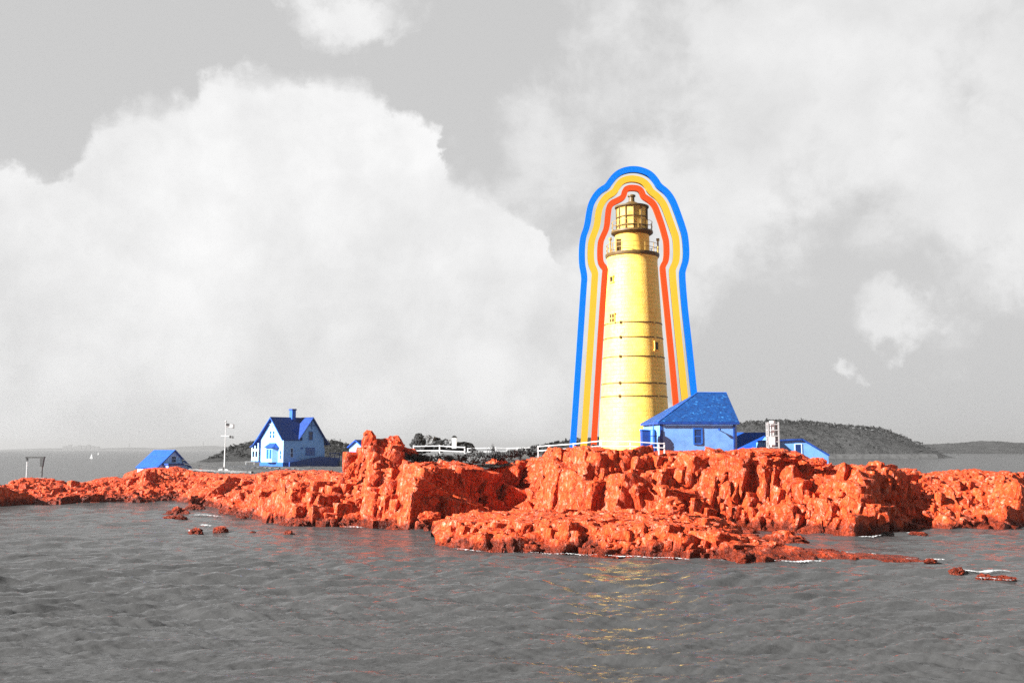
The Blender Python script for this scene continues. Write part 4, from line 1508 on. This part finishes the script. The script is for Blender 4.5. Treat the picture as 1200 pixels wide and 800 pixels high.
    mb = MB()
    for x in (L + .3, L + 1.5, L + 2.7):
        mb.box((x - .05, -1.52, .15), (x + .05, -1.4, 2.05))
    mb.box((L + .2, -1.5, 1.9), (L + 2.8, -1.42, 2.0)); mb.box((L + .2, -1.49, 1.5), (L + 2.8, -1.43, 1.57))
    mb.build('deck_railing', M_NAVYP, dk)
    MB().box((L + .0, 1.0, .15), (L + 1.0, 2.6, 3.0)).build('entry_porch', M_WALLB, root)
    MB().box((L + .2, .93, .3), (L + .75, .998, 2.2)).build('entry_door', M_DKWIN, root)
    MB().box((L + 2.5, -1.9, -1.9), (L + 2.95, -1.52, .45)).build('deck_pier', M_PALESTONE, root)


keepers_house()


def gable_shed(name, label, loc, rz, Wd, D, he, hr, wallm, roofm, ov=.25, cat='shed'):
    """gable end faces local -Y; ridge runs back along +Y"""
    root = empty(name, loc, rz)
    tag(root, label, cat)
    MB().prism([(-Wd / 2, -.8), (Wd / 2, -.8), (Wd / 2, he), (0, hr - .1), (-Wd / 2, he)], 'y', 0, D).build('wall', wallm, root)
    k = (hr - he) / (Wd / 2)
    mb = MB()
    for s_ in (-1, 1):
        mb.slab([(0, -ov, hr), (s_ * (Wd / 2 + ov), -ov, he - k * ov), (s_ * (Wd / 2 + ov), D + ov, he - k * ov), (0, D + ov, hr)], .13)
    mb.build('roof', roofm, root)
    return root


# small shed at the left end
Ys = 150.0
p = at(203, 550, Ys)
zs = 2.5
sh = gable_shed('boat_shed', 'small shed with a bright blue roof behind the low rocks at far left', (p.x, Ys, zs), R(52), 5.6, 5.0, at(190, 546, Ys).z - zs, at(204, 527, Ys).z - zs, M_WALLS, M_ROOFS)
hz = lambda py: at(203, py, Ys).z - zs
win(sh, 'f', .0, (hz(535) + hz(541)) / 2, .75, .85, 0, M_DKWIN, M_PALEB, .07)
b_ = MB().box((-1.7, -1.3, -.8), (.9, -.01, hz(544.5))).build('porch', M_WALLB, sh)
MB().box((-1.9, -1.6, hz(544.5)), (1.6, .0, hz(543) + .05)).build('porch_roof', M_NAVYP, sh)
MB().box((-1.2, -1.34, hz(549.5)), (.3, -1.302, hz(545.5))).build('porch_window', M_PALEB, sh)
for s_ in (-1, 1):
    MB().tube([(s_ * 2.95, -.3, at(190, 546, Ys).z - zs - .3), (0, -.3, at(204, 527, Ys).z - zs - .02)], .09, 6).build('barge_board', M_BLUE, sh)

# hut behind the spire
Yh = 120.0
p = at(417, 530, Yh)
zh = 3.0
ht = gable_shed('hut', 'small hut with a blue roof and white gable half hidden behind the rock spire', (p.x, Yh, zh), R(-25), 1.9, 2.8, at(420, 522, Yh).z - zh, at(420, 515, Yh).z - zh, M_WALLB, M_ROOFS, .22)
MB().box((-.3, -.05, .2), (.35, -.003, 1.7)).build('door', M_MIDWIN, ht)
MB().box((-1.0, -.06, -.8), (-.85, -.004, 2.1)).build('corner_board', M_BLUE, ht)

# sheds right of the engine house
Yb = 98.0
zb1 = 4.6
p = at(884, 526, Yb)
e1, r1 = at(880, 526, Yb).z - zb1, at(900, 506, Yb).z - zb1
root = empty('boathouse', (at(864, 526, Yb).x - 1.5, Yb, zb1), R(-8))
tag(root, 'low shed with a dark blue roof just left of the white pipe tower', 'shed')
Lb = 4.4
MB().prism([(0, -.6), (5.0, -.6), (5.0, e1), (2.5, r1 - .1), (0, e1)], 'x', 0, Lb).build('wall', M_PLASTER, root)
mb = MB()
mb.slab([(-.2, -.3, e1 - .2), (2.9, -.3, e1 - .2), (Lb + .25, 2.5, r1), (-.2, 2.5, r1)], .12)
mb.slab([(-.2, 5.3, e1 - .2), (Lb + .25, 5.3, e1 - .2), (Lb + .25, 2.5, r1), (-.2, 2.5, r1)], .12)
mb.build('roof', M_ROOFS, root)
# its low front lean-to with a raking roof edge
MB().prism([(2.2, -.6), (Lb + .4, -.6), (Lb + .4, at(902, 517, Yb).z - zb1), (2.4, e1 - .45)], 'y', -.42, -.1).build('gable_wall', M_PLASTER, root)
MB().slab([(2.3, -.5, e1 - .34), (Lb + .4, -.5, at(902, 516, Yb).z - zb1), (Lb + .4, .1, at(902, 516, Yb).z - zb1), (2.3, .1, e1 - .34)], .1).build('rake_board', M_NAVYP, root)

Yc = 92.0
p = at(912, 533, Yc)
zc = p.z - .8
sx = lambda px: at(px, 526, Yc).x - p.x
szc = lambda py: at(940, py, Yc).z - zc
root = empty('lean_to_shed', (p.x, Yc, zc))
tag(root, 'pale blue shed with a long roof edge sloping down right and an open dark doorway', 'shed')
prof = [(sx(902), -.6), (sx(970.5), -.6), (sx(970.5), szc(533.5)), (sx(940), szc(515.5)), (sx(902), szc(517.2))]
MB().prism(prof, 'y', 0, 5).build('wall', M_PLASTER, root)
mb = MB()
q = [(sx(901), szc(516.0)), (sx(940), szc(514.2)), (sx(971.5), szc(533.2))]
for a_, b_ in zip(q[:-1], q[1:]):
    mb.slab([(a_[0], -.2, a_[1] + .04), (b_[0], -.2, b_[1] + .04), (b_[0], 5.2, b_[1] + .04), (a_[0], 5.2, a_[1] + .04)], .13)
mb.build('roof', M_NAVYP, root)
dr = MB().box((sx(932), -.03, -.5), (sx(938.8), .02, szc(520.5))).build('doorway', M_DKWIN, root)
mb = MB(); mb.box((sx(931), -.06, -.5), (sx(932) - .004, .0, szc(519.6))); mb.box((sx(938.8) + .004, -.06, -.5), (sx(939.8), .0, szc(519.6))); mb.box((sx(932), -.055, szc(520.5) + .003), (sx(938.8), 0, szc(519.6)))
mb.build('door_frame', M_PALEB, dr)

# white pipe tower with its lattice frame
Yp = 86.0
p = at(906, 528, Yp)
root = empty('pipe_tower', (p.x, Yp, p.z - .5))
tag(root, 'narrow white pipe tower inside a grey lattice frame between the two right sheds', 'tower')
Hh = at(906, 493, Yp).z - (p.z - .5)
mb = MB().lathe([(.2, 0), (.2, Hh * .45), (.24, Hh * .46), (.24, Hh * .5), (.2, Hh * .51), (.2, Hh - .25), (.26, Hh - .2), (.26, Hh)], 20)
mb.build('pipe', M_WHITE, root, smooth=True)
mb = MB()
for x in (-.44, .44):
    for y in (-.3, .3):
        mb.box((x - .05, y - .05, 0), (x + .05, y + .05, Hh - .1))
for k in range(6):
    z = .3 + k * (Hh - .6) / 5
    for y in (-.3, .3):
        mb.box((-.40, y - .03, z - .04), (.40, y + .03, z + .04))
    for x in (-.44, .44):
        mb.box((x - .03, -.26, z - .035), (x + .03, .26, z + .035))
mb.build('frame', M_PALESTONE, root)
MB().box((-.62, -.2, .0), (-.18, .2, .75)).build('control_box', M_DARK, root)
MB().box((-.4, -.38, 1.0), (.1, -.34, 1.7)).build('panel', M_OFFW, root)


# ------------------------------------------------------------------ fences
def fence(label, posts, rails, material, pw=.055, rw=.035, name='fence'):
    """posts: list of (foot Vector, height); rails: list of height fractions"""
    root = empty(name, posts[0][0])
    tag(root, label, 'fence')
    o0 = posts[0][0]
    for f, h in posts:
        q = f - o0
        MB().box((q.x - pw, q.y - pw, q.z - .3), (q.x + pw, q.y + pw, q.z + h)).build('post', material, root)
    for fr in rails:
        mb = MB()
        for (f, h), (f2, h2) in zip(posts[:-1], posts[1:]):
            a, b = f - o0 + Vector((0, -pw - .02, h * fr)), f2 - o0 + Vector((0, -pw - .02, h2 * fr))
            vs = []
            for q in (a, b):
                vs += [q + Vector((0, -.02, -rw)), q + Vector((0, .02, -rw)), q + Vector((0, .02, rw)), q + Vector((0, -.02, rw))]
            mb.add(vs, [(0, 1, 2, 3), (7, 6, 5, 4), (0, 4, 5, 1), (1, 5, 6, 2), (2, 6, 7, 3), (3, 7, 4, 0)])
        mb.build('rail', material, root)


def fpost(px, ytop, ybot, Y):
    a, b = at(px, ybot, Y), at(px, ytop, Y)
    return (a, b.z - a.z)


fence('white two rail fence standing in the dark bushes right of the rock spire', [fpost(484.5, 521.5, 533, 97), fpost(515, 521, 533, 96.5), fpost(544.5, 523, 534, 96)], (.45, .90), M_WHITE, .06, .042)
fence('thin sparse white fence with spaced posts between the bushes and the ramp fence', [fpost(548, 524.5, 534, 102), fpost(581, 523.5, 534, 101), fpost(594, 524.5, 532, 101), fpost(606, 524, 532, 100.5), fpost(622, 523.5, 531, 100)], (.5, .92), M_OFFW, .06, .032)
fence('white two rail fence rising to the right in front of the striped arch', [fpost(630.5, 522, 533, 92), fpost(643, 521, 532, 91), fpost(672, 519, 530, 88), fpost(703, 515.5, 528, 84)], (.45, .92), M_WHITE, .05, .036)
fence('white two rail fence between the lighthouse foot and the blue tank', [fpost(704.5, 515.5, 528, 83.6), fpost(738.5, 516, 528, 83.4), fpost(772, 518.5, 529, 83.2), fpost(778.5, 518.5, 529.5, 83.2)], (.45, .92), M_WHITE, .05, .034)
fence('thin dark handrail running from the small shed down to the flagpole', [fpost(214, 538, 547, 150), fpost(233, 543, 551, 146), fpost(262, 547, 553, 142)], (.5, .95), M_DARK, .05, .04, 'handrail')

# ------------------------------------------------------------------ flagpole, flags and yard clutter
Yf = 150.0
p = at(263, 549, Yf)
root = empty('flagpole', (p.x, Yf, p.z - .3))
tag(root, 'white flagpole with a crossarm left of the gabled house', 'flagpole')
Hf = at(263, 494.5, Yf).z - p.z + .3
MB().tube([(0, 0, 0), (0, 0, Hf * .45)], .12, 10, .08).build('lower_mast', M_WHITE, root)
MB().tube([(0, 0, Hf * .45), (0, 0, Hf)], .055, 8, .04).build('upper_mast', M_WHITE, root)
zc_ = at(263, 510.5, Yf).z - p.z + .3
MB().box((-.7, -.05, zc_ - .05), (.7, .05, zc_ + .05)).build('crossarm', M_WHITE, root)
MB().lathe([(.05, Hf), (.14, Hf + .08), (.14, Hf + .18), (.04, Hf + .26)], 10).build('finial', M_OFFW, root)


def flag(name, label, x0, z0, w, h, stripes):
    nx, ny = 14, 7
    t = empty(name, (p.x + x0, Yf - .09, p.z - .3 + z0))
    tag(t, label, 'flag')
    def piece(u0, u1, v0, v1, m, nm, off=0.0):
        vs, fs = [], []
        for sd in (0, .03):
            for i in range(nx + 1):
                for j in (0, 1):
                    u = u0 + (u1 - u0) * i / nx
                    v = (v0, v1)[j]
                    vs.append((u * w, .10 * math.sin(u * 6.0) * u + sd + off, -v * h - .28 * u * h))
        k = (nx + 1) * 2
        for i in range(nx):
            a = i * 2
            fs += [(a, a + 1, a + 3, a + 2), (k + a + 2, k + a + 3, k + a + 1, k + a), (a, a + 2, k + a + 2, k + a), (a + 3, a + 1, k + a + 1, k + a + 3)]
        MB().add(vs, fs).build(nm, m, t)
    if stripes:
        for s_ in range(7):
            piece(.42 if s_ < 4 else 0, 1, s_ / 7, (s_ + 1) / 7, M_GREY if s_ % 2 == 0 else M_WHITE, 'stripe')
        piece(0, .42, 0, 4 / 7, M_DARK, 'canton')
    else:
        piece(0, 1, 0, 1, M_DARK, 'cloth')


flag('flag', 'striped flag with a dark corner flying at the top of the flagpole', .07, Hf - .15, 1.25, .62, True)
flag('flag', 'small dark flag hanging from the right end of the crossarm', .62, zc_ + .05, .62, .36, False)

# white stones at the foot of the pole
mb = MB()
rs = random.Random(3)
for i in range(13):
    q = at(258 + i * 2.1, 550.2 + i * .32, 146)
    r = rs.uniform(.14, .26)
    st = empty('white_stone', q)
    st.name = 'white_stone'
    bpy.data.objects.remove(st)
    me = rock_mesh('white_stone', (r * 1.3, r, r), 60 + i, 2, .25)
    o = link_mesh('white_stone', me, M_WHITE)
    o.location = q
    tag(o, 'whitewashed stone in the row at the foot of the flagpole', 'stone', 'white stones below the flagpole')

q = at(293, 542.5, 176)
root = empty('bench', (q.x, 176, q.z - .15), R(10))
tag(root, 'low white bench on the turf beside the house porch', 'bench')
MB().box((-.85, -.22, .38), (.85, .22, .46)).build('seat', M_WHITE, root)
for x in (-.7, .7):
    MB().box((x - .06, -.18, -.1), (x + .06, .18, .38)).build('leg', M_WHITE, root)

# low retaining wall / path edge left of the house
def ribbon(name, pts, w, h, m, label, cat=None, kind=None):
    mb = MB()
    fine = []
    for a, b in zip(pts[:-1], pts[1:]):
        fine += [a.lerp(b, i / 14) for i in range(14)]
    pts = [p + Vector((random.uniform(-.05, .05), random.uniform(-.12, .12) * min(w, 4), random.uniform(-.05, .05))) for p in fine + [pts[-1]]]
    for a, b in zip(pts[:-1], pts[1:]):
        d = (b - a).normalized(); n = Vector((-d.y, d.x, 0)).normalized() * w / 2
        vs = [a - n, a + n, b + n, b - n]
        vs += [v + Vector((0, 0, h)) for v in vs]
        mb.add(vs, [(0, 3, 2, 1), (4, 5, 6, 7), (0, 1, 5, 4), (1, 2, 6, 5), (2, 3, 7, 6), (3, 0, 4, 7)])
    o = mb.build(name, m)
    tag(o, label, cat, kind=kind)


ribbon('retaining_wall', [at(222, 551, 140), at(262, 553, 136), at(296, 554, 133)], .35, .25, M_GREY, 'low pale stone wall running from the small shed toward the flagpole stones', 'wall')
ribbon('path', [at(300, 547.5, 165), at(345, 549, 163), at(390, 552, 160)], 2.2, .1, M_GREY, 'pale path in front of the house', None, 'structure')
bpx = np.linspace(8, 175, 160); bt = np.linspace(-1, 1, 26)
bP = np.zeros((26, 160, 3))
for i_, t_ in enumerate(bt):
    Yb_ = np.interp(bpx, [8, 60, 175], [126, 133, 146]) + t_ * 7
    bP[i_, :, 0] = (bpx - 600) / FPX * .9945 * Yb_; bP[i_, :, 1] = Yb_; bP[i_, :, 2] = -.5 + 1.25 * (1 - t_ * t_) * np.interp(bpx, [8, 30, 150, 175], [.3, 1, 1, 1.2])
bP.reshape(-1, 3)[:, 2] += .14 * fbm(bP.reshape(-1, 3) * .5, 4, 31)
o = grid_mesh('beach', bP, M_GREY, smooth=True)
tag(o, 'pale gravel beach behind the low left rocks', None, kind='structure')

# gantry at the far left
Yg = 140.0
q = at(50, 556, Yg)
root = empty('hoist_frame', (q.x, Yg, q.z - .6))
tag(root, 'dark hoist frame with one thick and one thin leg behind the low left rocks', 'hoist')
gx = lambda px: at(px, 526, Yg).x - q.x
gz = lambda py: at(40, py, Yg).z - q.z + .6
MB().box((gx(31), -.2, gz(536.6)), (gx(53), .2, gz(534.8))).build('beam', M_DARK, root)
MB().prism([(gx(48.2), gz(536.6)), (gx(52.5), gz(536.6)), (gx(51.2), gz(547)), (gx(48.5), gz(546))], 'y', -.2, .2).build('bracket', M_DARK, root)
MB().box((gx(48.8), -.15, -.4), (gx(50.8), .15, gz(546))).build('leg', M_GREY, root)
MB().box((gx(32), -.06, -.4), (gx(33), .06, gz(536.6))).build('leg', M_OFFW, root)
MB().box((gx(31.6), -.1, gz(540)), (gx(33.4), .1, gz(536.6))).build('hook_block', M_DARK, root)
MB().box((gx(45), -.5, -.6), (gx(55), .5, .2)).build('footing', M_PALESTONE, root)


# ------------------------------------------------------------------ shrubs
def shrub(name, px, pyb, Y, w, h, label, seed, m=M_BUSH, n=420, group=None, feathery=False):
    rs = np.random.RandomState(seed)
    c = at(px, pyb, Y)
    s = Y / FPX
    W_, H_ = w * s / 2, h * s
    root = empty(name, c)
    tag(root, label, 'shrub', group)
    mb = MB()
    lobes = [(rs.uniform(-.65, .65), rs.uniform(-.5, .5), rs.uniform(.35, .75), rs.uniform(.3, .5)) for _ in range(7)]
    for k in range(n):
        lx, ly, lz, lr = lobes[k % 7]
        d = rs.normal(0, 1, 3); d /= np.linalg.norm(d) + 1e-6
        r = lr * rs.uniform(.55, 1.15)
        x, y, z = (lx + d[0] * r) * W_, (ly + d[1] * r) * W_, max(.02, (lz + d[2] * r * .8)) * H_
        a = Vector(rs.normal(0, 1, 3)).normalized(); b = a.cross(Vector(rs.normal(0, 1, 3))).normalized()
        L = rs.uniform(.06, .15) * (1.3 if not feathery else .8)
        q = Vector((x, y, z))
        mb.add([q - a * L, q - b * L * .5, q + a * L, q + b * L * .5], [(0, 1, 2, 3)])
    mb.build('foliage', m, root)
    mb = MB()
    for k in range(6 if not feathery else 12):
        lx, ly, lz, lr = lobes[k % 7]
        mb.tube([(lx * .2 * W_, ly * .2 * W_, -.3), (lx * .6 * W_, ly * .5 * W_, lz * H_ * .6), (lx * W_, ly * W_, lz * H_ * (1.0 if not feathery else 1.5))], .035, 5, .012)
    mb.build('stem', M_DARK, root)


SG = 'dark shrubs along the cliff top fence'
sl = [(468, 545, 86, 24, 15), (483, 545, 86.5, 22, 15), (497, 545, 87, 22, 13), (511, 545, 87, 22, 13), (525, 544, 87, 20, 12), (539, 543, 87.5, 20, 12), (552, 542, 88, 20, 12),
      (567, 541, 89, 20, 11), (582, 540, 90, 20, 11), (597, 537, 92, 18, 10), (610, 536, 94, 18, 10), (624, 535, 95, 18, 9), (640, 533, 93, 18, 7), (476, 548, 85, 18, 10), (520, 547, 85.5, 26, 8), (560, 544, 87, 24, 8)]
for i, a in enumerate(sl):
    shrub('shrub', *a, 'dark leafy shrub in the hedge below the white fences on the cliff top', 100 + i, M_BUSH if i % 3 else M_BUSH2, 520, SG)
shrub('shrub', 556, 538, 93, 12, 14, 'upright dark shrub rising at the right end of the white fence', 140, M_BUSH, 300)
shrub('shrub', 576, 536, 95, 11, 18, 'tall feathery grey shrub sticking up between the two fences', 141, M_BUSH2, 220, None, True)
shrub('shrub', 627, 530, 99, 12, 8, 'rounded grey shrub against the sky left of the rising fence', 142, M_BUSH2, 240)
shrub('shrub', 697, 527, 88, 10, 6, 'small dark shrub at the lighthouse foot behind the fence', 143, M_BUSH, 160)

# grey rock heap behind the fence, with the white marker on it
for i, (px, py, w, h, lab) in enumerate([(492, 521, 20, 17, 'grey rock at the left end of the heap behind the white fence'), (503, 519, 16, 14, 'tallest dark grey rock of the heap behind the white fence'),
                                         (513, 521, 20, 13, 'pale grey rock in the middle of the heap behind the white fence'), (525, 522, 18, 12, 'grey rock below the small white marker'),
                                         (541, 524, 26, 9, 'long low grey rock at the right end of the heap behind the white fence')]):
    s = 112 / FPX
    me = rock_mesh('grey_rock', (w * s * .55, w * s * .5, h * s * .6), 80 + i, 4, .3)
    o = link_mesh('grey_rock', me, M_GREY if i % 2 else M_HILL2)
    o.location = at(px, py, 112)
    tag(o, lab, 'rock')
q = at(532.5, 519, 111)
root = empty('marker_post', q)
tag(root, 'small white boxy marker with a dark top on the grey rock heap behind the fence', 'marker')
MB().box((-.26, -.2, -.6), (.26, .2, .62)).build('body', M_WHITE, root, bevel=.02)
MB().prism([(-.32, .62), (.32, .62), (.1, .84), (-.12, .84)], 'y', -.24, .24).build('cap', M_DARK, root)

# ------------------------------------------------------------------ haze
hz_m = bpy.data.materials.new('haze_air')
hz_m.use_nodes = True
t = NT(hz_m.node_tree)
v = t.n('ShaderNodeVolumePrincipled', ins={'Color': g4(.42), 'Density': 0.00014, 'Anisotropy': 0.2})
t.n('ShaderNodeOutputMaterial', ins={1: v.outputs[0]})
mb = MB().box((-14000, -14000, -3), (14000, 14000, 75))
o = mb.build('haze', hz_m)
tag(o, 'pale sea haze', None, kind='stuff')
